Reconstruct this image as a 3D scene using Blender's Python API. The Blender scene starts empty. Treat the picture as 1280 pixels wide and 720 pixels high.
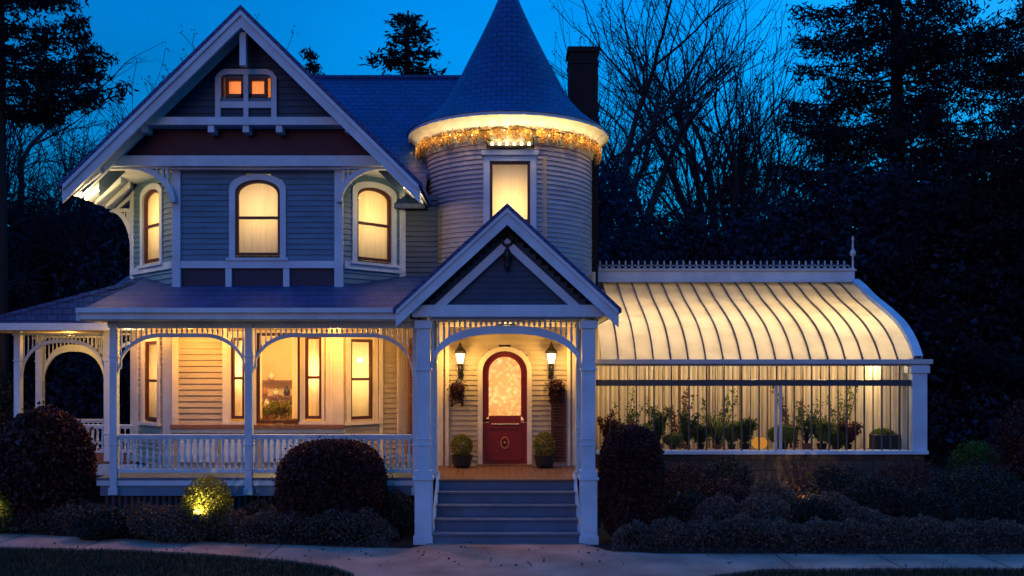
import bpy, math, random
import numpy as np
from mathutils import Vector, Matrix
random.seed(7)
RNG = np.random.default_rng(11)
scene = bpy.context.scene
COL = scene.collection
pi = math.pi

# ------------------------------------------------------------------ materials
def newmat(name):
    m = bpy.data.materials.new(name); m.use_nodes = True
    nt = m.node_tree; nt.nodes.clear()
    out = nt.nodes.new('ShaderNodeOutputMaterial')
    return m, nt, out
def N(nt, t, **kw):
    n = nt.nodes.new(t)
    for k, v in kw.items(): setattr(n, k, v)
    return n
def L(nt, a, b): nt.links.new(a, b)
def noise_fac(nt, scale, detail=4, stretch=None):
    g = N(nt, 'ShaderNodeNewGeometry'); src = g.outputs['Position']
    if stretch:
        mp = N(nt, 'ShaderNodeMapping'); mp.inputs['Scale'].default_value = stretch
        L(nt, src, mp.inputs['Vector']); src = mp.outputs[0]
    n = N(nt, 'ShaderNodeTexNoise'); n.inputs['Scale'].default_value = scale; n.inputs['Detail'].default_value = detail
    L(nt, src, n.inputs['Vector'])
    return n.outputs['Fac']
def ramp(nt, fac, stops):
    r = N(nt, 'ShaderNodeValToRGB'); L(nt, fac, r.inputs[0])
    els = r.color_ramp.elements
    while len(els) < len(stops): els.new(0.5)
    for e, (p, c) in zip(els, stops): e.position = p; e.color = (*c, 1)
    return r.outputs[0]
def sc(c, k): return tuple(min(1, x*k) for x in c)
def paint(name, c, rough=0.55, var=0.22, bump=0.15, scale=2.2, stretch=None, spec=0.35, fine=28):
    m, nt, out = newmat(name)
    p = N(nt, 'ShaderNodeBsdfPrincipled'); L(nt, p.outputs[0], out.inputs[0])
    f1 = noise_fac(nt, scale, 6, stretch); f2 = noise_fac(nt, fine, 4, stretch)
    mx = N(nt, 'ShaderNodeMath', operation='MULTIPLY_ADD'); L(nt, f2, mx.inputs[0]); mx.inputs[1].default_value = .4; L(nt, f1, mx.inputs[2])
    c1 = ramp(nt, mx.outputs[0], [(.42, sc(c, 1-var)), (.95, sc(c, 1+var*.6))])
    L(nt, c1, p.inputs['Base Color']); p.inputs['Roughness'].default_value = rough
    p.inputs['Specular IOR Level'].default_value = spec
    if bump:
        b = N(nt, 'ShaderNodeBump'); b.inputs['Strength'].default_value = bump; b.inputs['Distance'].default_value = .01
        L(nt, f2, b.inputs['Height']); L(nt, b.outputs[0], p.inputs['Normal'])
    return m
def brickmat(name, c1, c2, mortar, bw, bh, ms=.012, rough=.8, off=.5, ycomp=False, bump=.5):
    m, nt, out = newmat(name)
    p = N(nt, 'ShaderNodeBsdfPrincipled'); L(nt, p.outputs[0], out.inputs[0]); p.inputs['Roughness'].default_value = rough
    p.inputs['Specular IOR Level'].default_value = .3
    g = N(nt, 'ShaderNodeNewGeometry'); s = N(nt, 'ShaderNodeSeparateXYZ'); L(nt, g.outputs['Position'], s.inputs[0])
    ad = N(nt, 'ShaderNodeMath', operation='ADD'); L(nt, s.outputs[0], ad.inputs[0])
    if ycomp: L(nt, s.outputs[1], ad.inputs[1])
    else: ad.inputs[1].default_value = 0
    cb = N(nt, 'ShaderNodeCombineXYZ'); L(nt, ad.outputs[0], cb.inputs[0]); L(nt, s.outputs[2], cb.inputs[1])
    b = N(nt, 'ShaderNodeTexBrick'); L(nt, cb.outputs[0], b.inputs[0])
    b.inputs['Color1'].default_value = (*c1, 1); b.inputs['Color2'].default_value = (*c2, 1); b.inputs['Mortar'].default_value = (*mortar, 1)
    b.inputs['Scale'].default_value = 1; b.inputs['Mortar Size'].default_value = ms; b.inputs['Brick Width'].default_value = bw; b.inputs['Row Height'].default_value = bh
    b.offset = off
    f = noise_fac(nt, 1.4, 6)
    mx = N(nt, 'ShaderNodeMix', data_type='RGBA', blend_type='MULTIPLY'); mx.inputs[0].default_value = .8
    L(nt, b.outputs[0], mx.inputs[6]); L(nt, ramp(nt, f, [(.3, (.55, .55, .55)), (.7, (1, 1, 1))]), mx.inputs[7])
    L(nt, mx.outputs[2], p.inputs['Base Color'])
    bp = N(nt, 'ShaderNodeBump', invert=True); bp.inputs['Strength'].default_value = bump; bp.inputs['Distance'].default_value = .012
    L(nt, b.outputs['Fac'], bp.inputs['Height']); L(nt, bp.outputs[0], p.inputs['Normal'])
    return m
def leafmat(name, c, var=.5, transl=.25, hue2=None, rough=.6):
    m, nt, out = newmat(name)
    p = N(nt, 'ShaderNodeBsdfPrincipled'); p.inputs['Roughness'].default_value = rough; p.inputs['Specular IOR Level'].default_value = .25
    t = N(nt, 'ShaderNodeBsdfTranslucent'); mx = N(nt, 'ShaderNodeMixShader'); mx.inputs[0].default_value = transl
    L(nt, p.outputs[0], mx.inputs[1]); L(nt, t.outputs[0], mx.inputs[2]); L(nt, mx.outputs[0], out.inputs[0])
    f = noise_fac(nt, 2.6, 5); g = N(nt, 'ShaderNodeNewGeometry')
    a = N(nt, 'ShaderNodeMath', operation='MULTIPLY_ADD'); L(nt, g.outputs['Random Per Island'], a.inputs[0]); a.inputs[1].default_value = .45; L(nt, f, a.inputs[2])
    col = ramp(nt, a.outputs[0], [(.35, sc(c, 1-var)), (.75, c), (1.0, hue2 or sc(c, 1+var))])
    L(nt, col, p.inputs['Base Color']); L(nt, col, t.inputs['Color'])
    return m
def glass(name, tint=(1, 1, 1), refl=.10, rough=.02):
    m, nt, out = newmat(name)
    t = N(nt, 'ShaderNodeBsdfTransparent'); t.inputs[0].default_value = (*tint, 1)
    g = N(nt, 'ShaderNodeBsdfGlossy'); g.inputs['Roughness'].default_value = rough
    lw = N(nt, 'ShaderNodeLayerWeight'); lw.inputs[0].default_value = .5
    pw = N(nt, 'ShaderNodeMath', operation='POWER'); L(nt, lw.outputs['Facing'], pw.inputs[0]); pw.inputs[1].default_value = 5
    ad = N(nt, 'ShaderNodeMath', operation='ADD', use_clamp=True); L(nt, pw.outputs[0], ad.inputs[0]); ad.inputs[1].default_value = refl
    mx = N(nt, 'ShaderNodeMixShader'); L(nt, ad.outputs[0], mx.inputs[0]); L(nt, t.outputs[0], mx.inputs[1]); L(nt, g.outputs[0], mx.inputs[2])
    L(nt, mx.outputs[0], out.inputs[0]); return m
def cloth(name, c, tr=.6, vary=.2, stretch=(6, 6, .6), scale=3):
    m, nt, out = newmat(name)
    t = N(nt, 'ShaderNodeBsdfTranslucent'); d = N(nt, 'ShaderNodeBsdfDiffuse'); mx = N(nt, 'ShaderNodeMixShader'); mx.inputs[0].default_value = 1-tr
    f = noise_fac(nt, scale, 4, stretch)
    col = ramp(nt, f, [(.3, sc(c, 1-vary)), (.7, c)])
    L(nt, col, t.inputs[0]); L(nt, col, d.inputs[0])
    L(nt, t.outputs[0], mx.inputs[1]); L(nt, d.outputs[0], mx.inputs[2]); L(nt, mx.outputs[0], out.inputs[0])
    return m
def emis(name, c, s):
    m, nt, out = newmat(name); e = N(nt, 'ShaderNodeEmission'); e.inputs[0].default_value = (*c, 1); e.inputs[1].default_value = s
    L(nt, e.outputs[0], out.inputs[0]); return m

M = {}
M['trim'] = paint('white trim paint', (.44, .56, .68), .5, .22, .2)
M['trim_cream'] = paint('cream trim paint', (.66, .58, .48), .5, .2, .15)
M['navy'] = paint('navy panel paint', (.014, .022, .055), .6, .3, .15)
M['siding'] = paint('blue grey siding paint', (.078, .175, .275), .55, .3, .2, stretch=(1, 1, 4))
M['tower_siding_lit'] = paint('grey siding with light wash', (.27, .28, .36), .55, .22, .2, stretch=(1, 1, 4))  # tone raised to stand in for more garland light washing down the turret
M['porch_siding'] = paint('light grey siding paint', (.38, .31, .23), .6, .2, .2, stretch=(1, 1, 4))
M['maroon'] = paint('maroon panel paint', (.042, .008, .024), .6, .3, .15)
M['gable'] = paint('dark blue gable paint', (.018, .05, .10), .6, .25, .2)
M['sash'] = paint('dark red sash paint', (.07, .018, .015), .45, .2, .1)
M['door'] = paint('red door paint', (.15, .006, .009), .35, .2, .08)
M['roof'] = brickmat('slate shingle roof', (.010, .055, .22), (.018, .070, .25), (.004, .02, .09), .21, .125, .011, .55, bump=.7)
M['brick'] = brickmat('dark red brick', (.018, .010, .012), (.012, .008, .010), (.014, .012, .016), .22, .075, .01, .85, ycomp=True)
M['stone'] = brickmat('brown base stone', (.10, .07, .055), (.07, .05, .04), (.05, .04, .035), .42, .2, .015, .85, ycomp=True)
M['deck'] = paint('brown deck boards', (.17, .085, .06), .5, .25, .2, stretch=(12, 1, 1))
M['step'] = paint('blue grey step paint', (.07, .12, .20), .45, .3, .15)
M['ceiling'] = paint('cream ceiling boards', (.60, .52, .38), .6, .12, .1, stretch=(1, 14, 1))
M['iron'] = paint('black iron', (.012, .011, .012), .45, .2, .2)
M['metal'] = paint('greyish white metal', (.42, .44, .47), .4, .2, .1)
M['pane'] = glass('window glass', (.97, .97, .97), .05)
M['blind'] = cloth('cream window blind', (.95, .80, .56), .65, .14)
M['blind_orange'] = cloth('amber window blind', (.95, .42, .10), .65, .25)
M['drape'] = cloth('cream drape', (.92, .80, .58), .25, .3)
M['frost'] = None
M['bulb'] = emis('lit bulb', (1, .62, .22), 14)
M['lampglass'] = emis('lit lantern glass', (1, .72, .30), 9)
M['gdnglow'] = emis('lit garden lamp', (1, .80, .28), 8)
M['bark'] = paint('dark bark', (.022, .018, .018), .9, .4, .5, stretch=(3, 3, .5))
M['pot'] = paint('dark glazed pot', (.02, .02, .022), .4, .3, .2)
M['terracotta'] = paint('terracotta', (.35, .13, .06), .8, .3, .3)
M['leaf_dark'] = leafmat('dark evergreen leaves', (.016, .022, .022), .5, .1)
M['leaf_red'] = leafmat('dark reddish leaves', (.048, .015, .018), .5, .15)
M['leaf_redlight'] = leafmat('rusty leaves', (.14, .055, .03), .5, .4)
M['leaf_grey'] = leafmat('grey green leaves', (.095, .068, .06), .6, .2)
M['leaf_green'] = leafmat('mid green leaves', (.07, .12, .025), .5, .45, (.16, .20, .04))
M['leaf_bright'] = leafmat('bright green leaves', (.20, .26, .04), .5, .5, (.30, .34, .06))
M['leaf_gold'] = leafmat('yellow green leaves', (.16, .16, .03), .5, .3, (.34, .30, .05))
M['leaf_hazed'] = leafmat('haze tinted tree leaves', (.010, .026, .055), .5, .08, rough=.95)  # bluish distance haze is put into the leaf colour
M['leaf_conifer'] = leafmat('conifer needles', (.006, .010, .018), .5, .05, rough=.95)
M['twig'] = paint('twig bark', (.018, .02, .03), .9, .3, 0)
M['concrete'] = paint('walk concrete', (.36, .21, .18), .85, .6, .5, scale=1.2, fine=45)
M['soil'] = paint('dark mulch', (.022, .016, .014), .95, .5, .8, fine=60)
M['grass'] = leafmat('dark grass', (.012, .020, .010), .5, .1)
M['lawn'] = paint('lawn soil', (.010, .014, .010), .95, .5, .6, fine=50)
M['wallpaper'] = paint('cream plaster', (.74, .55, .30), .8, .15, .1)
M['wood'] = paint('brown wood', (.20, .09, .04), .45, .3, .1, stretch=(1, 1, 8))
M['cream'] = paint('cream glaze', (.7, .62, .45), .3, .15, .05)
M['garland'] = leafmat('dry garland leaves', (.55, .38, .15), .5, .5)
def frost():
    m, nt, out = newmat('frosted greenhouse panel')
    t = N(nt, 'ShaderNodeBsdfTranslucent'); g = N(nt, 'ShaderNodeBsdfGlossy'); g.inputs['Roughness'].default_value = .35
    f = noise_fac(nt, 1.6, 9, (1, 1.6, .9)); col = ramp(nt, f, [(.25, (.66, .62, .53)), (.5, (.86, .82, .72)), (.72, (.95, .91, .80))]); L(nt, col, t.inputs[0])
    mx = N(nt, 'ShaderNodeMixShader'); mx.inputs[0].default_value = .10; L(nt, t.outputs[0], mx.inputs[1]); L(nt, g.outputs[0], mx.inputs[2])
    L(nt, mx.outputs[0], out.inputs[0]); return m
M['frost'] = frost()

# ------------------------------------------------------------------ geometry helpers
class Fr:
    """wall frame: a runs along the wall, b points out of it, z is up"""
    def __init__(s, p, q):
        s.o = p; d = math.hypot(q[0]-p[0], q[1]-p[1]); s.len = d
        s.u = ((q[0]-p[0])/d, (q[1]-p[1])/d); s.n = (s.u[1], -s.u[0])
    def __call__(s, a, b, z):
        return (s.o[0]+s.u[0]*a+s.n[0]*b, s.o[1]+s.u[1]*a+s.n[1]*b, z)
W0 = Fr((0, 0), (1, 0))     # a = x, b = -y
WL = {}
def wl(o): return WL.get(o.name, Vector((0, 0, 0))) if o else Vector((0, 0, 0))
def tag(o, label=None, cat=None, group=None, kind=None):
    if label: o['label'] = label
    if cat: o['category'] = cat
    if group: o['group'] = group
    if kind: o['kind'] = kind
    return o
def empty(name, loc, label, cat, group=None):
    o = bpy.data.objects.new(name, None); COL.objects.link(o); o.location = loc; o.empty_display_size = .3
    WL[o.name] = Vector(loc); return tag(o, label, cat, group)
def link(name, data, parent, loc):
    o = bpy.data.objects.new(name, data); COL.objects.link(o)
    o.parent = parent; o.location = Vector(loc)-wl(parent); WL[o.name] = Vector(loc); return o
def copy_tree(o, parent=None, skip=()):
    c = o.copy(); COL.objects.link(c)
    if parent: c.parent = parent
    for ch in list(o.children): copy_tree(ch, c)
    return c
class MB:
    def __init__(s): s.v = []; s.f = []
    def add(s, vs, fs):
        n = len(s.v); s.v += [tuple(v) for v in vs]; s.f += [tuple(i+n for i in f) for f in fs]
    def box(s, fr, a0, a1, b0, b1, z0, z1):
        P = [fr(a, b, z) for z in (z0, z1) for b in (b0, b1) for a in (a0, a1)]
        s.add(P, [(0, 1, 3, 2), (4, 6, 7, 5), (0, 4, 5, 1), (2, 3, 7, 6), (0, 2, 6, 4), (1, 5, 7, 3)]); return s
    def prism(s, fr, poly, b0, b1):
        n = len(poly); P = [fr(a, b0, z) for a, z in poly]+[fr(a, b1, z) for a, z in poly]
        s.add(P, [tuple(range(n)), tuple(range(2*n-1, n-1, -1))]+[(i, i+n, (i+1) % n+n, (i+1) % n) for i in range(n)]); return s
    def strip(s, fr, A, B, b0, b1, closed=False):
        n = len(A); P = [fr(a, b, z) for b in (b0, b1) for pts in (A, B) for a, z in pts]
        F = []
        for i in range(n-1):
            j = i+1
            F += [(i, j, n+j, n+i), (2*n+i, 3*n+i, 3*n+j, 2*n+j), (i, 2*n+i, 2*n+j, j), (n+i, n+j, 3*n+j, 3*n+i)]
        F += [(0, n, 3*n, 2*n), (n-1, 3*n-1, 4*n-1, 2*n-1)]
        s.add(P, F); return s
    def tube(s, pts, rad, n=6, cap=True):
        pts = [Vector(p) for p in pts]; m = len(pts)
        if not hasattr(rad, '__len__'): rad = [rad]*m
        V = []
        for i, p in enumerate(pts):
            t = (pts[min(i+1, m-1)]-pts[max(i-1, 0)]).normalized()
            r = Vector((0, 0, 1)) if abs(t.z) < .9 else Vector((1, 0, 0))
            x = t.cross(r).normalized(); y = t.cross(x)
            V += [tuple(p+(x*math.cos(2*pi*k/n)+y*math.sin(2*pi*k/n))*rad[i]) for k in range(n)]
        F = [(i*n+k, i*n+(k+1) % n, (i+1)*n+(k+1) % n, (i+1)*n+k) for i in range(m-1) for k in range(n)]
        if cap: F += [tuple(range(n-1, -1, -1)), tuple((m-1)*n+k for k in range(n))]
        s.add(V, F); return s
    def lathe(s, prof, c, n=24, a0=0, a1=2*pi, sq=False):
        full = abs(a1-a0-2*pi) < 1e-6; m = n if full else n+1
        V = [(c[0]+r*math.cos(a0+(a1-a0)*k/n), c[1]+r*math.sin(a0+(a1-a0)*k/n), c[2]+z) for r, z in prof for k in range(m)]
        F = []
        for i in range(len(prof)-1):
            for k in range(n):
                j = (k+1) % m
                F.append((i*m+k, i*m+j, (i+1)*m+j, (i+1)*m+k))
        s.add(V, F); return s
    def slab(s, pts, th):
        """solid plate from a planar polygon, thickened downwards"""
        n = len(pts); P = [tuple(p) for p in pts]+[(p[0], p[1], p[2]-th) for p in pts]
        s.add(P, [tuple(range(n)), tuple(range(2*n-1, n-1, -1))]+[(i, i+n, (i+1) % n+n, (i+1) % n) for i in range(n)]); return s
    def data(s, name, mat, o=(0, 0, 0), smooth=False, recalc=True):
        me = bpy.data.meshes.new(name)
        me.from_pydata([(v[0]-o[0], v[1]-o[1], v[2]-o[2]) for v in s.v], [], s.f)
        if recalc:
            import bmesh
            bm = bmesh.new(); bm.from_mesh(me); bmesh.ops.recalc_face_normals(bm, faces=bm.faces); bm.to_mesh(me); bm.free()
        if smooth: me.polygons.foreach_set('use_smooth', [True]*len(me.polygons))
        me.materials.append(M[mat] if isinstance(mat, str) else mat); me.update(); return me
    def build(s, name, mat, parent=None, smooth=False, label=None, loc=None, bevel=0):
        xs = np.array(s.v)
        if loc is None:
            lo, hi = xs.min(0), xs.max(0); loc = ((lo[0]+hi[0])/2, (lo[1]+hi[1])/2, lo[2])
        o = link(name, s.data(name, mat, loc, smooth), parent, loc)
        if label: o['label'] = label
        if bevel:
            b = o.modifiers.new('edge', 'BEVEL'); b.width = bevel; b.segments = 2; b.limit_method = 'ANGLE'
        return o

def npmesh(name, V, quads, mat, extra=None):
    """fast mesh from numpy verts (n,3) and faces (m,k)"""
    me = bpy.data.meshes.new(name); k = quads.shape[1]
    me.vertices.add(len(V)); me.vertices.foreach_set('co', V.astype(np.float32).ravel())
    me.loops.add(quads.size); me.loops.foreach_set('vertex_index', quads.astype(np.int32).ravel())
    me.polygons.add(len(quads)); me.polygons.foreach_set('loop_start', np.arange(0, quads.size, k, dtype=np.int32))
    me.polygons.foreach_set('loop_total', np.full(len(quads), k, dtype=np.int32))
    me.materials.append(M[mat] if isinstance(mat, str) else mat); me.update(calc_edges=True); me.validate(); return me
def leafcloud(name, C, size, mat, aspect=.55, out=None, flat=0.0, droop=0.0):
    """one diamond leaf per centre, randomly turned"""
    n = len(C); d = RNG.normal(size=(n, 3))
    if out is not None: d = d*.8+out*.9
    d[:, 2] -= droop
    d /= np.linalg.norm(d, axis=1)[:, None]+1e-9
    w = RNG.normal(size=(n, 3)); w[:, 2] *= (1-flat)
    w = np.cross(d, w); w /= np.linalg.norm(w, axis=1)[:, None]+1e-9
    s = (size*RNG.uniform(.6, 1.35, n))[:, None]
    nn = np.cross(d, w)*s*.12
    V = np.stack([C-d*s*.5, C+w*s*aspect*.5+nn, C+d*s*.5, C-w*s*aspect*.5+nn], 1).reshape(-1, 3)
    return npmesh(name, V, np.arange(4*n).reshape(n, 4), mat)
SKYT = (1, 2.2, 1.03); SKYS = 1.38
# ------------------------------------------------------------------ the house
FL = .895      # porch floor height
house = empty('victorian_house', (-3.2, 4, 0), 'blue grey Victorian house with round turret, steep front gable and lit wrap-around porch', 'house')

def archpts(ac, w, z0, z1, rise, n=14):
    """outline bottom-left, up, over the arch, down to bottom-right"""
    pts = [(ac-w/2, z0)]
    if rise <= 0: return pts+[(ac-w/2, z1), (ac+w/2, z1), (ac+w/2, z0)]
    for i in range(n+1):
        t = pi-pi*i/n; pts.append((ac+w/2*math.cos(t), z1-rise+rise*math.sin(t)))
    return pts+[(ac+w/2, z0)]
def halfw(hole, z):
    ac, w, z0, z1, rise = hole
    if z < z0 or z > z1: return None
    if z > z1-rise and rise > 0: return w/2*math.sqrt(max(0, 1-((z-z1+rise)/rise)**2))
    return w/2
def clap(mb, fr, a0, a1, z0, z1, holes=(), row=.105, th=.09, lap=.022, clip=None):
    """lapped boards with openings; every row is a solid wedge. clip(z) may narrow a row."""
    n = max(1, round((z1-z0)/row)); h = (z1-z0)/n
    for i in range(n):
        za, zb = z0+i*h, z0+(i+1)*h; zm = (za+zb)/2
        lo, hi = (a0, a1) if clip is None else clip(zm)
        if lo is None or hi-lo < .02: continue
        iv = [(lo, hi)]
        for ho in holes:
            w = halfw(ho, zm)
            if w is None: continue
            l, r = ho[0]-w, ho[0]+w; nv = []
            for x, y in iv:
                if r <= x or l >= y: nv.append((x, y)); continue
                if l > x: nv.append((x, l))
                if r < y: nv.append((r, y))
            iv = nv
        for x, y in iv:
            P = [fr(x, -th, za), fr(y, -th, za), fr(y, lap, za), fr(x, lap, za), fr(x, -th, zb), fr(y, -th, zb), fr(y, .002, zb), fr(x, .002, zb)]
            mb.add(P, [(0, 1, 2, 3), (4, 7, 6, 5), (3, 2, 6, 7), (0, 4, 5, 1), (0, 3, 7, 4), (1, 5, 6, 2)])
def arealight(name, fr, a, b, z, w, h, P, col=(1, .64, .28), parent=None):
    ld = bpy.data.lights.new(name, 'AREA'); ld.shape = 'RECTANGLE'; ld.size = w; ld.size_y = h; ld.energy = P; ld.color = col
    o = bpy.data.objects.new(name, ld); COL.objects.link(o); p = Vector(fr(a, b, z)); o.location = p
    nrm = Vector((fr.n[0], fr.n[1], 0)); o.rotation_euler = nrm.to_track_quat('-Z', 'Y').to_euler()
    if parent: o.parent = parent; o.location = p-wl(parent)
    return o
def pointlight(name, loc, P, col=(1, .64, .28), r=.06, parent=None):
    ld = bpy.data.lights.new(name, 'POINT'); ld.energy = P; ld.color = col; ld.shadow_soft_size = r
    o = bpy.data.objects.new(name, ld); COL.objects.link(o); o.location = Vector(loc)-wl(parent)
    if parent: o.parent = parent
    return o
def window(fr, ac, w, z0, z1, rise=.22, cas=.11, power=9, blind='blind', mid=.5, midbar=True, lb=-.75, sill=True, blindto=None, lcol=(1, .69, .28), vbar=False, folds=True, glassonly=False, label=None, tm='trim'):
    """casing outer width w, from z0 to z1; returns the opening for the wall"""
    f = .055
    sash = MB(); wi = w-2*cas; zi0, zi1 = z0+.05, z1-cas; ri = max(0, rise-.02)
    A = archpts(ac, wi, zi0, zi1, ri); wg = wi-2*f; B = archpts(ac, wg, zi0+f, zi1-f, max(0, ri-.01))
    sash.strip(fr, A, B, -.055, .0)
    sash.box(fr, ac-wi/2, ac+wi/2, -.053, -.002, zi0, zi0+f)
    zm = zi0+(zi1-zi0)*mid
    if midbar: sash.box(fr, ac-wg/2, ac+wg/2, -.05, .005, zm-.026, zm+.026)
    if vbar: sash.box(fr, ac-.012, ac+.012, -.045, -.005, zi0+f, zi1-f)
    s = sash.build('window', 'sash', house, label=label)
    c = MB(); A2 = archpts(ac, w, z0, z1, rise); A3 = archpts(ac, wi, z0, zi1, ri); c.strip(fr, A2, A3, -.06, .045)
    c.build('casing', tm, s)
    if sill: MB().box(fr, ac-w/2-.05, ac+w/2+.05, -.05, .085, z0-.055, z0+.0).build('sill', tm, s)
    p = MB(); G = archpts(ac, wg+.01, zi0+f-.005, zi1-f+.005, max(0, ri-.01)); p.add([fr(a, -.03, z) for a, z in G], [tuple(range(len(G)))])
    p.build('pane', 'pane', s)
    if not glassonly:
        bm = MB(); nn = 28; zb = zi0 if blindto is None else blindto; V = []
        for i in range(nn+1):
            a = ac-w/2-.22+(w+.44)*i/nn; d = -.105+(.011*math.sin(i*1.9+ac*3)+.008*math.sin(i*.83) if folds else 0)
            V += [fr(a, d, zb), fr(a, d, zi1+.12)]
        bm.add(V, [(2*i, 2*i+2, 2*i+3, 2*i+1) for i in range(nn)])
        bm.build('blind', blind, s, smooth=True)
    if power: arealight('room lamp', fr, ac, lb, (z0+z1)/2+.12, w*.5, (z1-z0)*.32, power*.98, lcol)
    return (ac, w-.02, z0+.0, z1-.005, rise)

# wall corner points
BL, BFL, BFR, BR = (-7.82, 2.97), (-6.45, 1.6), (-3.24, 1.6), (-2.19, 2.65)
fF, fL, fR = Fr(BFL, BFR), Fr(BL, BFL), Fr(BFR, BR)
fBk = Fr(BR, (-1.45, 2.65)); fE = Fr((-1.5, 2.0), (1.62, 2.0))
fRet = Fr((-2.19, 2.65), (-2.19, 2.66))

# -------- upper storey of the bay
UZ0, UZ1 = 4.15, 6.62
h1 = window(fF, 1.60, 1.08, 4.90, 6.50, .26, power=13, label='arched upper window in the middle of the bay')
mb = MB(); clap(mb, fF, 0, fF.len, 4.86, UZ1, [h1]); mb.build('wall', 'siding', house, label='blue siding on the front of the upper bay')
mb = MB(); mb.box(fF, 0, fF.len, -.09, -.01, UZ0-.3, 4.86); mb.build('panel', 'navy', house, label='dark panels under the upper bay window')
h2 = window(fL, .98, 1.0, 4.86, 6.45, .20, power=17, label='arched upper window on the left slant of the bay')
mb = MB(); clap(mb, fL, 0, fL.len, 3.9, UZ1, [h2]); mb.build('wall', 'siding', house)
h3 = window(fR, .74, 1.06, 4.86, 6.45, .20, power=14, label='arched upper window on the right slant of the bay')
mb = MB(); clap(mb, fR, 0, fR.len, 3.9, UZ1, [h3]); mb.build('wall', 'siding', house)
mb = MB(); clap(mb, fBk, 0, fBk.len-.05, FL, 3.7); mb.build('wall', 'porch_siding', house)
mb = MB(); clap(mb, fBk, 0, fBk.len-.05, 3.7, 6.3); mb.build('wall', 'gable', house)
# trim boards of the bay
def board(name, fr, a0, a1, z0, z1, t=.05, mat='trim', b0=-.01, par=None):
    return MB().box(fr, a0, a1, b0, t, z0, z1).build(name, mat, par or house, bevel=.006)
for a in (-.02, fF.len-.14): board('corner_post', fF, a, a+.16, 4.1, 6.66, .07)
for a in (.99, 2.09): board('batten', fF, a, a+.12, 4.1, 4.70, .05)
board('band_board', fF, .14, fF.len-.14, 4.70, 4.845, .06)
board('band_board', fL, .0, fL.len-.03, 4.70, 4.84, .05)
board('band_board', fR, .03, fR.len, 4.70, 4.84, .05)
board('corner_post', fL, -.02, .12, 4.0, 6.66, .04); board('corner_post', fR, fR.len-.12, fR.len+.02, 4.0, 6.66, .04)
# -------- front gable
GC, GZ, GH, GE = -4.97, 9.35, 3.28, 6.13
sl = (GZ-GE)/GH
fG = Fr((0, 1.5), (1, 1.5))
def gz(x): return GZ-abs(x-GC)*sl
# gable wall above the bay (trapezoid panel below, dark siding above)
attic = (-5.03, 1.16, 7.52, 8.42, 0)
def gclip(z):
    w = (GZ-.18-z)/sl; return (GC-w, GC+w)
mb = MB(); clap(mb, fG, 0, 0, 7.39, 9.0, [(attic[0], .9, 7.9, 8.32, 0)], .12, clip=gclip); mb.build('gable_wall', 'gable', house)
mb = MB()
def gclip2(z):
    w = min(2.62, (GZ-.16-z)/sl); return (GC-w, GC+w)
clap(mb, fG, 0, 0, 6.69, 7.39, (), .35, lap=.004, clip=gclip2); mb.build('gable_panel', 'maroon', house)
board('tie_beam', fG, -7.68, -2.32, 6.60, 6.80, .16); 
# upper collar beam with its blocks
cb = board('collar_beam', fG, GC-2.03, GC+2.03, 7.33, 7.48, .33, b0=.02)
for x in (-6.86, -5.62, -4.97, -4.35, -3.06): board('block', fG, x-.06, x+.06, 7.20, 7.33, .30, b0=.05, par=cb)
# side fascia / soffit beneath overhang corners
fGs = Fr((-7.6, 1.5), (-2.3, 1.5))
mb = MB(); mb.slab([(-7.82, 1.42, 6.62), (-2.1, 1.42, 6.62), (-2.1, 3.1, 6.62), (-7.82, 3.1, 6.62)], .06); mb.build('soffit', 'trim', house)
# rake boards: outer and inner
def rake(name, fr, GC, GZ, gs, half, off, wid, b0, b1, mat='trim'):
    for s in (-1, 1):
        P = [(GC, GZ-off), (GC+s*half, GZ-off-half*gs), (GC+s*half, GZ-off-wid-half*gs), (GC, GZ-off-wid)]
        MB().prism(fr, P, b0, b1).build(name, mat, house)
rake('bargeboard', fG, GC, GZ, sl, GH, .03, .27, .54, .60)
rake('bargeboard', fG, GC, GZ, sl, GH-.02, .0, .09, .60, .64, 'trim')
rake('inner_rake', fG, GC, GZ, sl, 3.1, .08, .17, .12, .20)
rake('gable_backing', fG, GC, GZ, sl, 2.9, .08, .34, -.12, -.06, 'gable')
board('king_post', fG, GC-.06, GC+.06, 8.38, 9.0, .50, b0=.38)
mb = MB()
for s in (-1, 1):
    mb.slab([(GC, .86, GZ+.1), (GC, 8.0, GZ+.1), (GC+s*(GH+.06), 8.0, GE+.1-.06*sl), (GC+s*(GH+.06), .86, GE+.1-.06*sl)], .1)
mb.build('gable_roof', 'roof', house)
mb = MB()
for s in (-1, 1):
    mb.slab([(GC, .96, GZ-.02), (GC, 7.9, GZ-.02), (GC+s*GH, 7.9, GE-.02), (GC+s*GH, .96, GE-.02)], .05)
mb.build('soffit', 'trim', house)
# exposed rafter tails under the left and right eaves
for s in (-1, 1):
    for k in range(7):
        y = 1.25+k*.45; x0, x1 = GC+s*2.72, GC+s*3.22
        MB().add([], []) if False else None
        m = MB(); P = [(x0, gz(x0)-.10), (x1, gz(x1)-.10), (x1, gz(x1)-.17), (x0, gz(x0)-.24)]
        m.prism(W0, P, -y-.045, -y+.045); m.build('rafter_tail', 'trim', house)
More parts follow.
